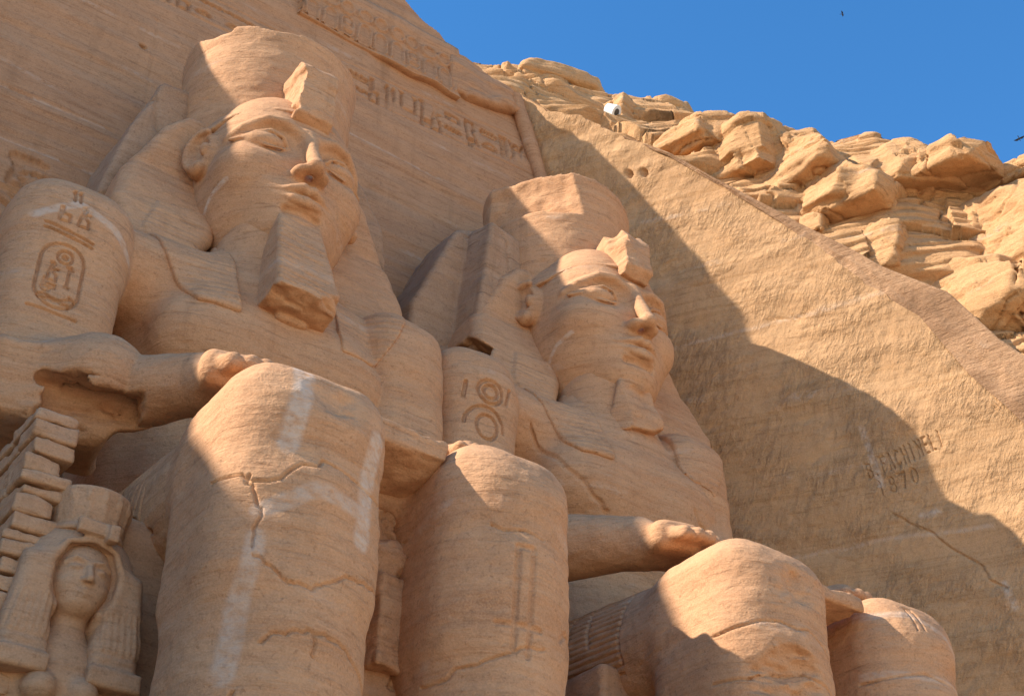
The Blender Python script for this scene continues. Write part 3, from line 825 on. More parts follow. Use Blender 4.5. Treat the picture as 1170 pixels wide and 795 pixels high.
# ------------------------------------------------------------------ the colossi
def body_volume(first):
    V = Vol((-6.1, -6.5, 5.2), (5.0, 4.6, 20.3), .045)
    ax = {-1: 4.35 if first else 4.35, 1: 2.98 if first else 1.95}
    V.add(*ell((0, 1.75, 17.1), (2.75, 2.05, 2.6)))
    V.add(*ell((0, 1.9, 14.4), (2.35, 1.9, 2.8)), k=.8)
    V.add(*rbox((0, 2.9, 16), (2.6, 1.4, 3.0), .4), k=.5)
    for s in (-1, 1):
        V.add(*ell((s * 1.25, .35, 17.0), (1.25, .75, .95)), k=.6)            # chest muscle
    V.add(*cone((-3.2, 1.3, 18.35), (3.2 if first else 1.7, 1.3, 18.35 if first else 18.0), 1.0, 1.0), k=.6)
    V.add(*cone((0, 1.6, 18.4), (0, 1.3, 20.2), 1.35, 1.2), k=.5)              # neck
    for s in (-1, 1):
        a = ax[s]
        A = Vol.__new__(Vol); A.lo, A.h, A.ax = V.lo, V.h, V.ax; A.D = np.full(V.D.shape, 1., f32)
        aw = 1.14 if (first and s < 0) else 1.0
        A.add(*rbox((s * (a + .02), .85, 16.6), (aw, 1.12, 2.75), .72, 0, -.13))
        A.add(*ell((s * (a - .1), 1.15, 18.05), (aw + .06, 1.3, 1.32)), k=.5)
        V.D = np.minimum(V.D, A.D)
        # forearm and hand lying on the thigh
        el = (s * (a - .1), .3, 14.3); wr = (s * 2.45, -2.7, 13.95)
        if not (first and s < 0):
            V.add(*cone(el, wr, .92, .52, (1, 1, .95)), k=.25)
        else:
            # the forearm is broken: elbow and upper half, then the wrist piece further on
            V.add(*cone((s * (a - .05), .3, 14.35), (-3.75, -1.35, 14.1), 1.08, .86), k=.3)
            V.add(*rough(rbox((-4.3, -.5, 13.9), (1.05, 1.1, .72), .2, -.25, .1), .06, 1.4, 9., (1, 1, 2)), k=.3)
            F = cone((-3.35, -1.25, 14.05), wr, .66, .5)
            pl = lambda x, y, z, g=F[0]: np.maximum(g(x, y, z), y + 1.35 + .1 * np.sin(z * 6))
            V.add(pl, F[1], F[2], .05)
        V.add(*rbox((s * 2.2, -3.2, 13.75), (.52, .75, .30), .24, s * .28, .12), k=.3)
        for i in range(4):
            fx = s * (1.86 + i * .25)
            V.add(*cone((fx, -3.4, 13.75), (fx - s * .12, -4.25 + .1 * abs(i - 1.4), 13.58), .17, .145), k=.05)
        V.add(*cone((s * 1.75, -2.9, 13.75), (s * 1.5, -3.7, 13.6), .19, .15), k=.08)
    # lap and legs
    for s in (-1, 1):
        lx = 1.60 if s < 0 else 2.03; lr = 1.30 if s < 0 else 1.19
        V.add(*cone((s * lx, 2.6, 12.2), (s * lx, -3.6, 11.80), 1.45, lr, (1, 1, .98)), k=.4)
    V.add(*rbox((0, -.4, 12.5), (1.6, 3.6, .42), .18), k=.25)                    # kilt over the lap
    for s in (-1, 1):
        lx = 1.60 if s < 0 else 2.03; lr = 1.30 if s < 0 else 1.19; lb = lx - .12 if s < 0 else lx + .12
        V.add(*rbox((s * lx, -4.42, 11.0), (lr, lr + .05, 2.08), .80), k=.3)         # blocky knee
        V.add(*rbox((s * lb, -4.40, 9.0), (lr - .02, lr - .05, 2.6), .95), k=.3)
        V.add(*cone((s * lb, -4.38, 8.6), (s * lb, -4.0, 6.2), lr - .05, 1.1), k=.4)
        V.add(*cone((s * lx, -5.5, 10.9), (s * lb, -5.15, 6.6), .34, .3), k=.7)         # shin ridge
        V.add(*ell((s * lx, -5.45, 12.0), (.62, .42, .5)), k=.5)            # kneecap
        V.add(*rbox((s * 1.7, -5.3, 5.75), (.95, 1.15, .55), .35), k=.4)           # foot
    return V

def colossus(name, label, X, first):
    root = thing(name, label, 'colossal statue', (X, 0, 5.2))
    Z0 = np.array([0, 0, 5.2])
    ph = 0 if first else 40.
    # ---------------- body
    V = body_volume(first)
    if first:
        V.cut(*rough(rbox((-3.9, -1.75, 13.25), (.8, .6, .52), .03, -.3, .35), .2, 1.2, 5., (1, 1, 3.5), 5))
        V.cut(*rough(rbox((-3.5, -1.52, 14.3), (.8, .07, 1.0), .02, -.25, .1), .05, 1.8, 3.))
        V.cut(*rough(ell((-1.45, -5.95, 12.35), (.5, .2, .3)), .06, 3., 4.), k=.15)
    else:
        V.cut(*rough(ell((-1.55, -6.05, 12.25), (.75, .28, .45), 0, .2), .12, 2.4, 8.), k=.12)
        V.cut(*rough(ell((-2.2, -6.0, 10.3), (1.1, .35, .55)), .14, 2., 18., (1, 1, 2.5)), k=.1)
    v, q = V.mesh()
    ax_ = (v[:, 0] < -3.2) & (v[:, 2] > 15.4) & (v[:, 2] < 19) & (v[:, 1] < .9) if first else (v[:, 0] < -2.6) & (v[:, 2] > 16.2) & (v[:, 2] < 18.8) & (v[:, 1] < 1.2)
    nn = vnormals(v, q)
    v, q = refine(v, q, ax_ & (nn[:, 1] < -.05), 3)
    nn = vnormals(v, q)
    v, q = refine(v, q, (v[:, 1] < -3.2) & (v[:, 2] < 13.2) & (v[:, 2] > 6.8) & (nn[:, 1] < -.05), 2)
    nn = vnormals(v, q)
    v, q = refine(v, q, (v[:, 0] < -1.9) & (v[:, 1] > -3.7) & (v[:, 1] < 2.2) & (v[:, 2] < 13.3) & (v[:, 2] > 10.9) & (nn[:, 0] < -.25), 2)
    n = vnormals(v, q)
    x, y, z = v.T
    front = n[:, 1] < -.1
    pale = np.zeros(len(v)); dirt = np.zeros(len(v))
    v = weather(v, n, .03, .035, ph)
    legf = (y < -3) & (z < 13.2)
    if first:
        cr = [jag([(-3.1, 10.9), (-2.4, 10.75), (-1.6, 11.25), (-.3, 11.1)], .05, 1),
              jag([(-2.6, 10.8), (-2.4, 10.3), (-2.45, 9.7), (-2.0, 9.35), (-1.6, 9.3), (-1.1, 9.65), (-.4, 9.75)], .03, 2, 7),
              jag([(-2.45, 9.65), (-2.5, 8.9), (-2.35, 8.0), (-2.4, 7.2)], .07, 3),
              jag([(-2.5, 8.2), (-2.0, 8.6), (-1.5, 8.75), (-.9, 8.7), (-.1, 8.35)], .03, 4, 7), jag([(-1.5, 8.7), (-1.3, 8.1), (-1.25, 7.2)], .04, 5, 7),
              jag([(.45, 9.9), (.7, 9.3), (.9, 8.9), (1.6, 9.3), (2.3, 9.5)], .06, 6), jag([(.7, 9.2), (.6, 8.4), (1.2, 8.1), (1.4, 7.4)], .07, 8),
              jag([(.5, 11.6), (1.6, 11.3), (3.1, 11.2)], .04, 7)]
        carve(v, n, x, z, legf & front & (vnoise(x * 1.1 + ph, y * .3, z * 1.1) > -.35), cr, .032, .055, .9)
        # worn relief on the left shin
        carve(v, n, x, z, legf & front & (x > .3), [[(1.75, 11.0), (1.75, 9.4)], [(2.0, 11.0), (2.0, 9.3)], [(1.75, 11.0), (2.0, 11.0)],
              [(1.5, 9.75), (2.2, 9.75)], [(2.7, 9.8), (2.9, 10.0), (3.1, 9.8)]], .06, .05)
        pl = [[(-2.0, 12.75), (-2.1, 11.9), (-2.15, 11.4)], [(-.72, 12.0), (-.80, 11.2), (-.84, 10.3)]]
        pale = np.maximum(pale, paint(x, z, legf & front, pl, .2))
        pale = np.maximum(pale, .7 * paint(x, z, legf & front, [[(-2.4, 10.3), (-1.7, 10.75), (-.9, 10.7)], [(-.2, 9.9), (0, 9.3)], [(-2.4, 9.9), (-2.45, 8)]], .16))
        # royal ring on the upper arm, seen from the south-east
        u = x; am = (x < -3.2) & (z > 15) & (n[:, 1] < -.1) & (y < 1.6)
        u0, z0 = -4.95, 15.95
        carve(v, n, u, z, am, cartouche(u0, z0, .80, 1.5), .04, .07, .5)
        g = place('sun', u0 + .24, z0 + 1.02, .38, .4) + place('man', u0 + .12, z0 + .6, .28, .45) + place('was', u0 + .48, z0 + .55, .2, .5) \
            + place('seat', u0 + .12, z0 + .42, .3, .22) + place('viper', u0 + .1, z0 + .12, .65, .25) + place('water', u0 + .08, z0 + .08, .6, .12) + [arc(u0 + .2, z0 + .38, .07, .07)]
        g += place('reeds', u0 + .28, z0 + 2.6, .24, .34) + place('seat', u0 + .12, z0 + 2.02, .26, .38) + place('man', u0 + .42, z0 + 2.0, .32, .5) \
            + [[(u0 - .05, z0 + 1.9), (u0 + .85, z0 + 1.72)], [(u0 - .05, z0 + 1.78), (u0 + .85, z0 + 1.62)]]
        carve(v, n, u, z, am, g, .035, .07, .5)
        pale = np.maximum(pale, .8 * paint(u, z, am, [[(-5.2, 18.0), (-4.5, 18.5), (-3.7, 18.2), (-3.3, 17.9)]], .12))
        # pleats on the side of the kilt
        side = (x < -2.0) & (z < 13.15) & (z > 10.9) & (y > -3.6) & (n[:, 0] < -.2)
        pleats = [[(-3.0 + .16 * i, 11.3), (-2.1 + .16 * i, 13.1)] for i in range(-4, 14)]
        carve(v, n, -y, z, side & (y > -2.4), [[(a[0] * .0 + .2 + .24 * i, 11.1), (.9 + .24 * i, 13.2)] for i, a in enumerate([(0, 0)] * 11)], .045, .045, .9)
        carve(v, n, y, z, side, [jag([(-.6, 12.9), (-1.2, 12.3), (-1.9, 11.6), (-2.5, 11.2)], .05, 9)], .05, .07)
    else:
        u = x; am = (x < -2.7) & (z > 15) & (y < 1.4) & (n[:, 1] < -.1)
        u0 = -4.4
        carve(v, n, u, z, am, [arc(u0, 17.95, .3, .3), arc(u0, 17.95, .17, .17), arc(u0 - .1, 17.05, .48, .5, 0, 180), arc(u0 - .05, 17.05, .26, .3), [(u0 - .6, 17.7), (u0 - .55, 18.1)], [(u0 + .42, 17.8), (u0 + .5, 18.2)]], .05, .08, .5)
        side = (x < -1.9) & (z < 13.15) & (z > 10.9) & (y > -3.6) & (n[:, 0] < -.2)
        st = [[(-3.3, z0_), (1.5, z0_ + .25)] for z0_ in np.arange(11.2, 13.2, .13)]
        carve(v, n, y, z, side & (y > -2.6), st, .04, .045, .9)
        carve(v, n, y, z, side, [jag([(-.4, 13.6), (-.9, 12.9), (-.9, 12.2), (-1.0, 11.6)], .02, 3), jag([(-1.0, 13.6), (-1.5, 12.8), (-1.7, 12.0)], .02, 4), jag([(-2.6, 13.6), (-2.6, 11.4)], .03, 5)], .06, .05)
        cr = [jag([(-3.1, 11.0), (-2.2, 11.3), (-1.0, 11.2), (-.2, 10.7)], .05, 11), jag([(-2.9, 10.2), (-1.5, 10.5), (-.3, 10.1)], .05, 12),
              jag([(-2.6, 9.6), (-1.5, 9.9), (-.5, 9.5)], .06, 13), jag([(.4, 11.1), (1.7, 11.3), (3.1, 11.1)], .04, 14),
              [(1.62, 12.7), (1.62, 12.0), (1.78, 12.0), (1.78, 12.7), (1.62, 12.7)]]
        carve(v, n, x, z, legf & front & (vnoise(x * 1.1 + ph, y * .3, z * 1.1) > -.35), cr, .032, .055, .9)
        pale = np.maximum(pale, .6 * paint(x, z, legf & front, [[(.5, 12.4), (1.7, 12.5), (2.9, 11.9)], [(.5, 11.3), (3., 11.2)]], .1))
        # worn collar line on the breast
        carve(v, n, x, z, (z > 14.5) & front & (np.abs(x) < 2.9), [jag([(-2.9, 18.0), (-2.2, 16.9), (-1.2, 16.1)], .04, 21), jag([(1.2, 16.9), (1.9, 16.3), (2.5, 15.6)], .08, 22), jag([(-1.2, 16.1), (-1.0, 15.4), (-1.4, 15.5)], .05, 23)], .06, .06)
    build('body', v - Z0, q, M_STATUE, root, attrs={'pale': pale, 'dirt': dirt})

    # ---------------- head with its face
    H = Vol((-2.6, -1.6, 18.9), (2.6, 4.4, 25.2), .028)
    e = EYE
    H.add(*sell((0, 2.15, e + .1), (1.82, 2.15, 2.5), 2.5))
    H.add(*ell((0, 1.5, e - 1.25), (1.58, 1.5, 1.5)), k=.6)
    H.add(*ell((0, .55, e - 2.15), (.78, .68, .58)), k=.5)              # chin
    H.add(*cone((0, 1.5, e - 3.5), (0, 1.8, e - 1.5), 1.2, 1.15), k=.35)
    H.add(*ell((0, .72, e - 1.5), (.95, .72, .62)), k=.35)               # mouth mound
    for s in (-1, 1):
        H.add(*ell((s * .98, .78, e - .72), (.72, .66, .62)), k=.35)     # cheek
    for s in (-1, 1):
        H.cut(*ell((s * .86, -.08, e + .06), (.66, .36, .36), s * .22), k=.3)   # socket
        H.add(*chain([(s * .24, .03, e + .40), (s * .6, .04, e + .56), (s * 1.0, .16, e + .55), (s * 1.42, .52, e + .33), (s * 1.62, .85, e + .12)], [.05, .07, .07, .05, .02]), k=.2)
        H.add(*ell((s * .88, .52, e - .01), (.52, .44, .27), s * .3), k=.05)      # eyeball
        up = [(s * .40, .16, e - .07), (s * .62, .09, e + .15), (s * .9, .13, e + .21), (s * 1.18, .27, e + .12), (s * 1.36, .42, e - .02), (s * 1.6, .66, e - .06)]
        lo = [(s * .40, .16, e - .07), (s * .64, .10, e - .2), (s * .95, .16, e - .22), (s * 1.2, .32, e - .13), (s * 1.36, .44, e - .04)]
        H.add(*chain(up, .042), k=.03); H.add(*chain(lo, .032), k=.04)
    H.add(*cone((0, .06, e + .42), (0, -.47, e - .80), .135, .165), k=.22)          # nose
    H.add(*ell((0, -.50, e - .86), (.19, .2, .15)), k=.12)
    for s in (-1, 1):
        H.add(*ell((s * .26, -.22, e - .92), (.17, .26, .13)), k=.14)
        H.cut(*ell((s * .17, -.40, e - 1.06), (.045, .07, .04)), k=.05)
    H.cut(*cone((0, -.22, e - 1.10), (0, -.30, e - 1.30), .06, .06), k=.08)
    H.add(*ell((0, .55, e - 1.45), (.85, .62, .5)), k=.35)
    H.add(*chain([(-.70, .10, e - 1.46), (-.36, -.16, e - 1.40), (-.12, -.27, e - 1.34), (0, -.25, e - 1.37), (.12, -.27, e - 1.34), (.36, -.16, e - 1.40), (.70, .10, e - 1.46)], [.04, .09, .11, .105, .11, .09, .04]), k=.05)
    H.add(*chain([(-.56, .02, e - 1.56), (-.28, -.15, e - 1.63), (0, -.22, e - 1.66), (.28, -.15, e - 1.63), (.56, .02, e - 1.56)], [.05, .11, .135, .11, .05]), k=.05)
    H.cut(*chain([(-.74, .0, e - 1.47), (-.36, -.27, e - 1.50), (0, -.38, e - 1.50), (.36, -.27, e - 1.50), (.74, .0, e - 1.47)], [.035, .06, .07, .06, .035]), k=.03)
    H.cut(*chain([(-.35, -.02, e - 1.9), (0, -.12, e - 1.92), (.35, -.02, e - 1.9)], .08), k=.15)
    for s in (-1, 1):                                                         # ears
        zc = e + (.0 if first else .22); xc = s * (1.72 if first else 1.86); yc = 1.55 if first else 1.95
        H.add(*ell((xc + s * .08, yc, zc), (.26, .48, .64), s * -.5), k=.06)
        H.cut(*ell((xc + s * .34, yc - .12, zc + .08), (.24, .30, .42), s * -.45), k=.06)
        rim = [(xc + s * (.24 + .16 * math.sin(t)), yc - .10 + .38 * math.sin(t), zc + .02 + .54 * math.cos(t)) for t in np.linspace(-.35, 3.3, 12)]
        H.add(*chain(rim, .085), k=.04)
        H.add(*ell((xc + s * .18, yc - .24, zc - .02), (.10, .12, .17)), k=.05)
        H.add(*ell((xc + s * .2, yc - .08, zc - .5), (.14, .2, .18)), k=.08)
    v, q = H.mesh(); n = vnormals(v, q)
    x, y, z = v.T
    amp = .010
    d = amp * fbm(x * 1.2 + ph, y * 1.2, z * 2.5, 4) + .012 * vnoise(x * .1 + ph, y * .2, z * 4)
    v = v + n * d[:, None]
    pale = np.zeros(len(v))
    sl_ = x < 0
    pale = np.maximum(pale, .9 * paint(y, z, sl_ & (n[:, 0] < -.2), [[(1.7, e - 1.9), (1.1, e - 1.35), (.6, e - 1.2)]], .06))
    build('head', v - Z0, q, M_STATUE, root, attrs={'pale': pale})

    # ---------------- striped head cloth
    Nv = Vol((-4.0, -1.2, 16.6), (4.0, 4.8, 25.3), .05)
    dome = ell((0, 2.3, e + .35), (2.00, 2.415, 1.86))
    def band(x, y, z, g=dome[0]):
        zb = e + 1.02 - .30 * np.clip((y - .2) / 1.2, 0, 1) ** 2
        return np.maximum(g(x, y, z), zb - z)
    Nv.add(band, dome[1], dome[2])
    for s in (-1, 1):
        w = prism([(s * 1.5, e + 1.6), (s * 2.15, e + 1.5), (s * 2.6, e + 1.0), (s * (3.35 if first else 3.5), e - .75), (s * (3.55 if first else 3.75), e - 2.0), (s * 3.3, e - 3.3), (s * 2.0, e - 3.8), (s * 1.3, e - 2.2), (s * 1.4, e + .2)], 2.0, 3.9, .28, shear=lambda z: -.40 * np.maximum(22.0 - z, 0))
        Nv.add(*w)
    # lappets lie on the breast
    q = Nv.box((-3.4, -1.0, 16.9), (3.4, 1.8, 21.2))
    gx, gy, gz = Nv.grid(q)
    bd = np.minimum(V.at(gx, gy, gz), Nv.D[q])
    for s in (-1, 1):
        pf = prism([(s * 1.12, 17.35), (s * 1.15, 19.2), (s * 1.45, 20.9), (s * 2.6, 20.7), (s * 2.95, 19.6), (s * 2.5, 18.4), (s * 2.12, 17.62), (s * 1.9, 17.4)], -3, 4, .04)[0]
        Nv.D[q] = np.minimum(Nv.D[q], np.maximum(pf(gx, gy, gz), bd - .07))
    v0 = None
    if not first:
        Nv.cut(*rough(rbox((-3.3, 2.3, 20.0), (.9, .7, .8), .1, .4, .3), .25, 1.3, 2.))
        Nv.cut(*rough(rbox((1.75, -.3, 17.2), (.9, .7, .45), .1, .1, .0, .35), .15, 2.3, 6.))
    v, q = Nv.mesh(); n = vnormals(v, q); x, y, z = v.T
    v = weather(v, n, .02, .02, ph + 3)
    st = [[(-3.0, z0_), (3.0, z0_)] for z0_ in np.arange(17.4, 20.4, .17)]
    carve(v, n, x, z, (n[:, 1] < -.3) & (np.abs(x) > .9) & (z < 20.6) & (vnoise(x * .7 + ph, y, z * .7) > -.25), st, .035, .018)
    build('headdress', v - Z0, q, M_STATUE, root)

    # ---------------- crown
    cy = 3.05
    K = Vol((-2.8, .4, 22.9), (2.8, 5.4, 27.9), .05)
    kx, kr = (0, 1.0) if first else (-.22, .95)
    K.add(*lathe(kx, cy, [23.0, 24.2, 26.0, 27.8], [1.98 * kr, 2.02 * kr, 2.12 * kr, 2.22 * kr]))
    if first:
        K.cut(*rough(rbox((0, cy, 27.75), (3, 3, .75), .05, 0, .06, -.03), .09, 1.3, 1.))
        K.cut(*rough(rbox((-2.95, 2.2, 27.2), (.9, 1.2, .5), .1, .6, 0, .5), .08, 1.6, 4.))
    else:
        K.cut(*rough(rbox((0, cy, 27.9), (3, 3, .75), .05, 0, .05, .12), .05, 1.0, 11.))
        K.cut(*rough(rbox((-2.7, 1.6, 27.0), (1.25, 1.9, 1.35), .1, .5, .1, -.2), .09, 1.2, 14.))
    v, q = K.mesh(); n = vnormals(v, q)
    v = weather(v, n, .025, .045, ph + 7)
    build('crown', v - Z0, q, M_STATUE, root)

    # ---------------- rearing cobra on the brow
    U = Vol((-1.2, -.9, 22.8), (1.2, 2.2, 26.0), .04)
    if first:
        U.add(*rough(prism([(-.12, 23.45), (.15, 23.3), (1.6, 24.0), (1.6, 25.05), (.12, 25.18), (-.1, 24.9)], -.47, .47, .06, axes='yz'), .03, 3.))
        U.cut(*rough(rbox((-.62, .1, 24.4), (.2, 1.2, .9), .05), .09, 2.6, 6.))
    else:
        U.add(*rough(prism([(-.28, 23.45), (-.05, 23.2), (1.6, 23.7), (1.55, 24.7), (.7, 24.95), (.35, 24.75), (.1, 24.85), (-.15, 24.5)], -.43, .43, .07, axes='yz'), .05, 2.4, 3.))
        U.cut(*rough(ell((.05, .1, 25.05), (.2, .5, .35)), .06, 2.5, 9.))
        U.cut(*rough(rbox((-.5, .1, 24.7), (.2, .6, .45), .05, .2), .06, 3.))
    v, q = U.mesh(); n = vnormals(v, q); v = weather(v, n, .01, .012, ph)
    build('brow_cobra', v - Z0, q, M_STATUE, root)

    # ---------------- beard
    Bv = Vol((-1.2, -2.0, 16.5), (1.2, 1.9, 20.9), .04)
    if first:
        sh = lambda z: -.10 + .40 * (z - 20.2)
        tr = prism([(-.5, 20.45), (.5, 20.45), (.74, 17.72), (-.74, 17.72)], -.08, 1.25, .09, shear=sh)
        Bv.add(*tr)
        Bv.cut(*rough(rbox((0, -.75, 17.35), (1.5, 1.4, .42), .05, 0, -.25), .13, 1.7, 3.))
        Bv.cut(*rough(rbox((.75, -1.3, 17.75), (.35, .5, .35), .05, .5, .3), .1, 2.2, 7.))
        Bv.add(*rbox((0, .75, 18.9), (.36, .9, 1.5), .1, 0, -.2), k=.05)
    else:
        Bv.add(*rough(prism([(-.46, 20.1), (.46, 20.1), (.66, 19.0), (.25, 18.75), (-.5, 18.6), (-.68, 18.9)], .12, 1.8, .05, shear=lambda z: .20 * (z - 20.2)), .07, 1.3, 5.))
        Bv.cut(*rough(rbox((-.85, -.1, 18.7), (.4, .5, 1.4), .05, .7, .1), .07, 1.4, 3.))
        Bv.add(*rough(ell((.0, .35, 20.1), (.5, .4, .28)), .06, 2.4, 2.), k=.1)
    v, q = Bv.mesh(); n = vnormals(v, q); x, y, z = v.T
    v = weather(v, n, .008, .012, ph)
    if first:
        rs = random.Random(5)
        st = [[(-1.0, z0_ + rs.uniform(-.03, .03)), (rs.uniform(-.2, .8), z0_ - .25)] for z0_ in np.arange(17.9, 20.3, .2)]
        carve(v, n, x, z, n[:, 1] < -.3, st, .035, .03)
    dirt = ((n[:, 2] < -.3) & (z < 18.4)).astype(float) * 0
    build('beard', v - Z0, q, M_STATUE, root)

    # ---------------- throne: seat block, and the kilt end over the panel between the shins
    T = Vol((-4.4, -3.6, 5.2), (4.4, 4.6, 12.4), .07)
    T.add(*rough(rbox((0, 1.2, 8.3), (3.15, 3.6, 3.1), .08), .03, 1.))
    T.add(*rough(rbox((0, 3.2, 10.5), (3.6, 1.4, 1.8), .08), .04, 1.))
    v, q = T.mesh(); n = vnormals(v, q); x, y, z = v.T
    v = weather(v, n, .02, .03, ph + 11)
    if first:
        rs = random.Random(3)
        st = []
        for i in range(16):
            for j in range(12):
                st.append([(-2.4 + i * .2 + (j % 2) * .1, 7.0 + j * .36), (-2.3 + i * .2 + (j % 2) * .1, 7.2 + j * .36)])
        carve(v, n, y, z, n[:, 0] < -.5, st, .06, .1)
    build('throne', v - Z0, q, M_QUEEN if first else M_STATUE, root)
    Pn = Vol((-1.4, -4.2, 5.2), (1.9, -1.8, 13.0), .035)
    Pn.add(*rbox((.3, -3.1, 8.7), (1.3, .75, 3.6), .05))
    v, q = Pn.mesh(); n = vnormals(v, q); x, y, z = v.T
    v = weather(v, n, .01, .01, ph)
    g = place('bird', -.25, 11.3, .8, .8) + place('reed', -.2, 10.8, .4, .5) + place('owl', -.1, 10.2, .7, .7) + place('staff', .15, 9.2, .3, 1.0) + place('box', -.2, 8.5, .7, .35) + place('ankh', -.12, 7.2, .6, 1.05) + place('bars', -.75, 7.2, .4, .9) + place('water', -.7, 11.0, .5, .3) + [[(-.35, 6.9), (-.35, 12.4)], [(.62, 6.9), (.62, 12.4)]] + place('ankh', -.1, 5.8, .6, 1.0)
    carve(v, n, x - .62, z, n[:, 1] < -.5, g, .045, .09, .5)
    build('shin_panel', v - Z0, q, M_BROKEN if False else M_STATUE, root)
    Ap = Vol((-1.3, -5.8, 11.6), (1.6, -2.4, 13.6), .035)
    if first:
        Ap.add(*rough(prism([(-5.1, 12.85), (-4.2, 13.0), (-2.6, 13.0), (-2.6, 12.1), (-4.0, 12.25), (-5.1, 12.52)], -.75, .9, .06, axes='yz'), .05, 2.))
    else:
        Ap.add(*rough(prism([(-5.35, 12.7), (-4.4, 12.9), (-2.6, 12.95), (-2.6, 12.15), (-4.4, 12.4), (-5.35, 12.43)], -.7, .8, .12, axes='yz'), .06, 2., 7.))
    v, q = Ap.mesh(); n = vnormals(v, q); v = weather(v, n, .01, .02, ph)
    build('kilt_end', v - Z0, q, M_STATUE, root)
    # broken statuette against the panel
    Q = Vol((-.8, -4.6, 9.0), (1.0, -2.8, 12.2), .035)
    if first:
        Q.add(*rough(rbox((.62, -3.9, 10.1), (.26, .25, .75), .06, .2), .05, 3.))
        Q.add(*rough(ell((.55, -3.85, 11.2), (.42, .3, .32)), .12, 2.5, 3.))
        Q.add(*rough(ell((.4, -3.85, 10.7), (.3, .2, .6)), .12, 2.5, 13.))
    else:
        Q.add(*rough(rbox((-.1, -3.3, 10.6), (.3, .35, 1.1), .1, .2), .1, 2.))
    v, q = Q.mesh(); n = vnormals(v, q)
    build('relief_lump', v - Z0, q, M_STATUE, root)

    # ---------------- backing slab that ties the head to the rock
    S = Vol((-5.2, 1.6, 17.5), (5.2, 5.8, 27.8), .07)
    if first:
        S.add(*rough(prism([(-3.75, 18), (-3.65, 21.2), (-3.25, 23.6), (-2.7, 25.3), (2.25, 25.6), (3.4, 24), (3.9, 20.5), (3.9, 18)], 2.75, 5.4, .12), .05, .9, 2.))
    else:
        S.add(*rough(prism([(-4.75, 18), (-4.7, 22.2), (-3.5, 25.2), (-2.6, 25.6), (2.3, 25.6), (3.3, 23), (3.9, 20.5), (3.9, 18)], 3.0, 5.4, .12), .05, .9, 8.))
        S.add(*rough(rbox((-2.6, 3.1, 22.5), (.8, .9, 2.6), .1, .15, 0, .1), .05, .9, 18.))
    v, q = S.mesh(); n = vnormals(v, q); x, y, z = v.T
    v = weather(v, n, .03, .02, ph + 21)
    carve(v, n, x + .6 * y, z, n[:, 1] < .5, [jag([(-.5, 20), (-1.2, 21.5), (-.6, 23), (-1.4, 25)], .12, 31), jag([(-1.2, 21.5), (-2.6, 21.1)], .1, 32), jag([(3.2, 20), (3.8, 21), (3.4, 22.6)], .1, 33)], .05, .07)
    build('backing_slab', v - Z0, q, M_SLAB, root)
    # ---------------- plinth
    bx = np.array([(a, b, c) for a in (-4.3, 4.3) for b in (-7.2, 4.3) for c in (0, 5.25)], float)
    fq = np.array([(0, 1, 3, 2), (4, 6, 7, 5), (0, 4, 5, 1), (2, 3, 7, 6), (1, 5, 7, 3), (0, 2, 6, 4)])
    build('plinth', bx - Z0, fq, M_STATUE, root, smooth_=False)
    return root

S2X = 9.255
colossus('colossal_statue', 'seated stone king in front with long square beard and cartouche carved on upper arm', 0, True)
colossus('colossal_statue', 'seated stone king further along the facade whose beard is broken off', S2X, False)
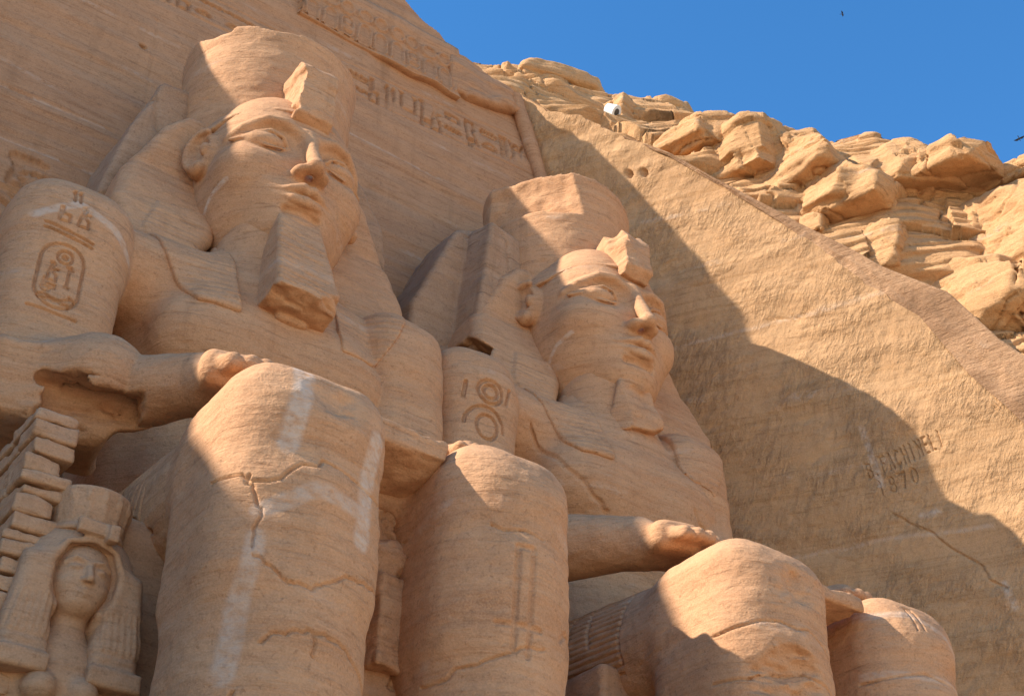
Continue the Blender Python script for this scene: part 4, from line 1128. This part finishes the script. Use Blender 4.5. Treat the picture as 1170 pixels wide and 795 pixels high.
# ------------------------------------------------------------------ queen beside the king's leg
def queen():
    qx, qy = -3.72, -2.55
    root = thing('queen_statue', 'small standing queen in long ribbed wig and low round crown beside a giant shin', 'statue', (qx, qy, 5.2))
    Z0 = np.array([0, 0, 5.2])
    V = Vol((-1.3, -1.2, 5.2), (1.3, 1.0, 11.2), .028)
    V.add(*ell((0, -.12, 9.98), (.46, .46, .60)))
    V.add(*ell((0, -.36, 9.62), (.23, .18, .17)), k=.15)
    for s in (-1, 1):
        V.cut(*ell((s * .18, -.60, 10.06), (.14, .09, .07), s * .2), k=.06)
        V.add(*ell((s * .18, -.50, 10.04), (.10, .07, .048), s * .25), k=.02)
        V.add(*chain([(s * .06, -.56, 10.15), (s * .2, -.55, 10.19), (s * .34, -.43, 10.12)], .025), k=.04)
        V.add(*ell((s * .2, -.36, 9.8), (.14, .14, .13)), k=.1)
    V.add(*cone((0, -.55, 10.12), (0, -.66, 9.86), .035, .06), k=.06)
    for s in (-1, 1): V.add(*ell((s * .06, -.6, 9.85), (.045, .05, .035)), k=.03)
    V.add(*chain([(-.12, -.53, 9.70), (0, -.58, 9.715), (.12, -.53, 9.70)], .025), k=.02)
    V.add(*chain([(-.10, -.53, 9.66), (0, -.57, 9.645), (.10, -.53, 9.66)], .028), k=.02)
    V.add(*cone((0, 0, 9.6), (0, .05, 8.7), .26, .3), k=.1)
    V.add(*ell((0, .12, 8.45), (.85, .55, .8)), k=.2)
    V.add(*ell((0, .15, 7.0), (.55, .42, 1.2)), k=.2)
    V.add(*cone((0, .1, 6.8), (0, .1, 5.2), .55, .5), k=.2)
    for s in (-1, 1):
        V.add(*ell((s * .3, -.34, 8.3), (.24, .26, .24)), k=.08)
        V.add(*cone((s * .82, .1, 8.7), (s * .88, .0, 7.3), .30, .24), k=.12)
        V.add(*cone((s * .90, .0, 7.3), (s * .75, -.25, 6.2), .22, .17), k=.1)
    v, q = V.mesh(); n = vnormals(v, q); v = weather(v, n, .006, .008, 70)
    build('body', v - Z0, q, M_QUEEN, root)
    W = Vol((-1.5, -1.1, 8.1), (1.5, 1.1, 11.0), .03)
    W.add(*ell((0, .1, 10.1), (.86, .68, .86)))
    for s in (-1, 1):
        W.add(*prism([(s * .22, 8.55), (s * 1.02, 8.55), (s * 1.0, 9.2), (s * .88, 10.2), (s * .3, 10.3), (s * .36, 9.4)], -.50, .6, .16, shear=lambda z: .05 * (z - 9)), k=.2)
        W.add(*prism([(s * .24, 8.42), (s * 1.08, 8.42), (s * 1.06, 8.72), (s * .22, 8.72)], -.58, .62, .07), k=.05)
    W.cut(*ell((0, -.55, 9.95), (.52, .42, .60)), k=.05)
    W.cut(*rbox((0, -.45, 9.2), (.27, .42, .85), .08), k=.05)
    for s in (-1, 1):                                              # edge roll framing the face
        W.add(*chain([(s * .50, -.42, 9.75), (s * .52, -.42, 10.1), (s * .36, -.48, 10.42), (0, -.52, 10.52)], .05), k=.04)
    W.add(*rbox((-.05, -.58, 10.66), (.27, .08, .12), .05), k=.05)
    W.add(*rbox((.2, -.66, 10.6), (.09, .1, .14), .04), k=.04)
    v, q = W.mesh(); n = vnormals(v, q); x, y, z = v.T
    v = weather(v, n, .006, .008, 75)
    carve(v, n, x, z, (z < 9.6) & (n[:, 1] < -.2) & (np.abs(x) > .3), [[(s * (.34 + .09 * i), 9.55), (s * (.36 + .10 * i), 8.95)] for s in (-1, 1) for i in range(8)], .028, .016)
    carve(v, n, x, z, (n[:, 1] < -.2), [[(-1.3, 8.92), (-.3, 8.92)], [(.3, 8.92), (1.3, 8.92)]], .04, .02)
    build('wig', v - Z0, q, M_QUEEN, root)
    K = Vol((-1, -1, 10.6), (1, 1, 11.6), .022)
    K.add(*lathe(0, .05, [10.66, 10.72, 10.76, 10.8, 11.28, 11.36], [.56, .58, .545, .54, .60, .60]))
    v, q = K.mesh(); n = vnormals(v, q); x, y, z = v.T
    a = np.arctan2(x, -(y - .05))
    d = .015 * np.clip(np.sin(a * 15), 0, 1) * smooth(10.8, 10.85, z) * smooth(11.26, 11.2, z) + .018 * (np.sin(a * 15 + 1) > .5) * smooth(11.1, 11.16, z) * smooth(11.34, 11.28, z)
    v = v + n * d[:, None]
    build('round_crown', v - Z0, q, M_QUEEN, root)
    P_ = Vol((-1.4, .1, 5.2), (1.7, 1.4, 10.8), .05)
    P_.add(*rough(rbox((.25, .75, 7.8), (1.25, .45, 2.7), .06), .02, 1.))
    v, q = P_.mesh()
    build('back_pillar', v - Z0, q, M_QUEEN, root)
queen()

# ------------------------------------------------------------------ masonry pier under the broken arm
def pier():
    root = thing('masonry_pier', 'stack of rough sandstone courses propping the broken forearm at the left edge', 'pier', (-4.75, -1.9, 5.2))
    Z0 = np.array([-4.75, -1.9, 5.2])
    rs = random.Random(4)
    z = 5.2; k = 0
    while z < 12.35:
        hgt = rs.uniform(.17, .31)
        if z + hgt > 12.5: hgt = 12.5 - z
        if hgt < .12: break
        sp = -1.9 + rs.uniform(-.35, .35)
        for (ya, yb) in ((-2.75, sp - .012), (sp + .012, -1.05), (-1.03, .2)):
            x0, x1 = -4.88 + rs.uniform(-.06, .06), -4.24 + rs.uniform(-.10, .07)
            c = ((x0 + x1) / 2, (ya + yb) / 2 - (rs.uniform(0, .08)), z + hgt / 2)
            hs = ((x1 - x0) / 2, (yb - ya) / 2, hgt / 2 - .012)
            V = Vol([c[j] - hs[j] - .15 for j in range(3)], [c[j] + hs[j] + .15 for j in range(3)], .04)
            V.add(*rough(rbox(c, hs, .015, rs.uniform(-.05, .05)), .032, 2.4, k * 1.7, (1, 1, 1.6), 4))
            v, q = V.mesh()
            build('block', v - Z0, q, M_QUEEN, root)
            k += 1
        z += hgt
pier()

# ------------------------------------------------------------------ birds
def bird(loc, label, yaw, roll, s):
    root = thing('bird', label, 'bird', loc, None)
    root.rotation_euler = (roll, 0, yaw); root.scale = (s, s, s)
    V = Vol((-.06, -.26, -.06), (.06, .26, .07), .008)
    V.add(*ell((0, 0, 0), (.035, .15, .035)))
    V.add(*ell((0, -.16, .012), (.024, .035, .024)), k=.02)
    V.add(*cone((0, -.18, .01), (0, -.225, .0), .012, .004), k=.01)
    V.add(*rbox((0, .19, .0), (.03, .07, .006), .004), k=.01)
    v, q = V.mesh()
    build('body', v, q, M_BIRD, root)
    for sg in (-1, 1):
        pts = [(.02, -.05), (.16, -.11), (.30, -.07), (.44, .06), (.28, .05), (.15, .06), (.02, .06)]
        P = []
        for t in (.006, -.006):
            for (a, b) in pts: P.append((sg * a, b, .02 + t + .22 * a - .3 * a * a))
        n = len(pts); fq = []
        for i in range(1, n - 2): fq += [(0, i, i + 1, n - 1) if i == 1 else (n - 1, i, i + 1, n - 1)]
        faces = [(0, 1, 5, 6), (1, 2, 4, 5), (2, 3, 4, 4)]
        me = bpy.data.meshes.new('wing')
        fs = [tuple(dict.fromkeys(f)) for f in faces]
        allf = fs + [tuple(reversed([i + n for i in f])) for f in fs] + [(i, i + n, (i + 1) % n + n, (i + 1) % n) for i in range(n)]
        me.from_pydata(P, [], allf); me.materials.append(M_BIRD)
        o = bpy.data.objects.new('wing', me); COL.objects.link(o); o.parent = root
bird((23.4, 3.0, 45.4), 'tiny dark bird high in the sky near the top edge', .6, .3, .40)
bird((23.8, -2.9, 34.2), 'tiny dark bird low in the sky at the right edge above the rocks', 1.8, .7, .45)
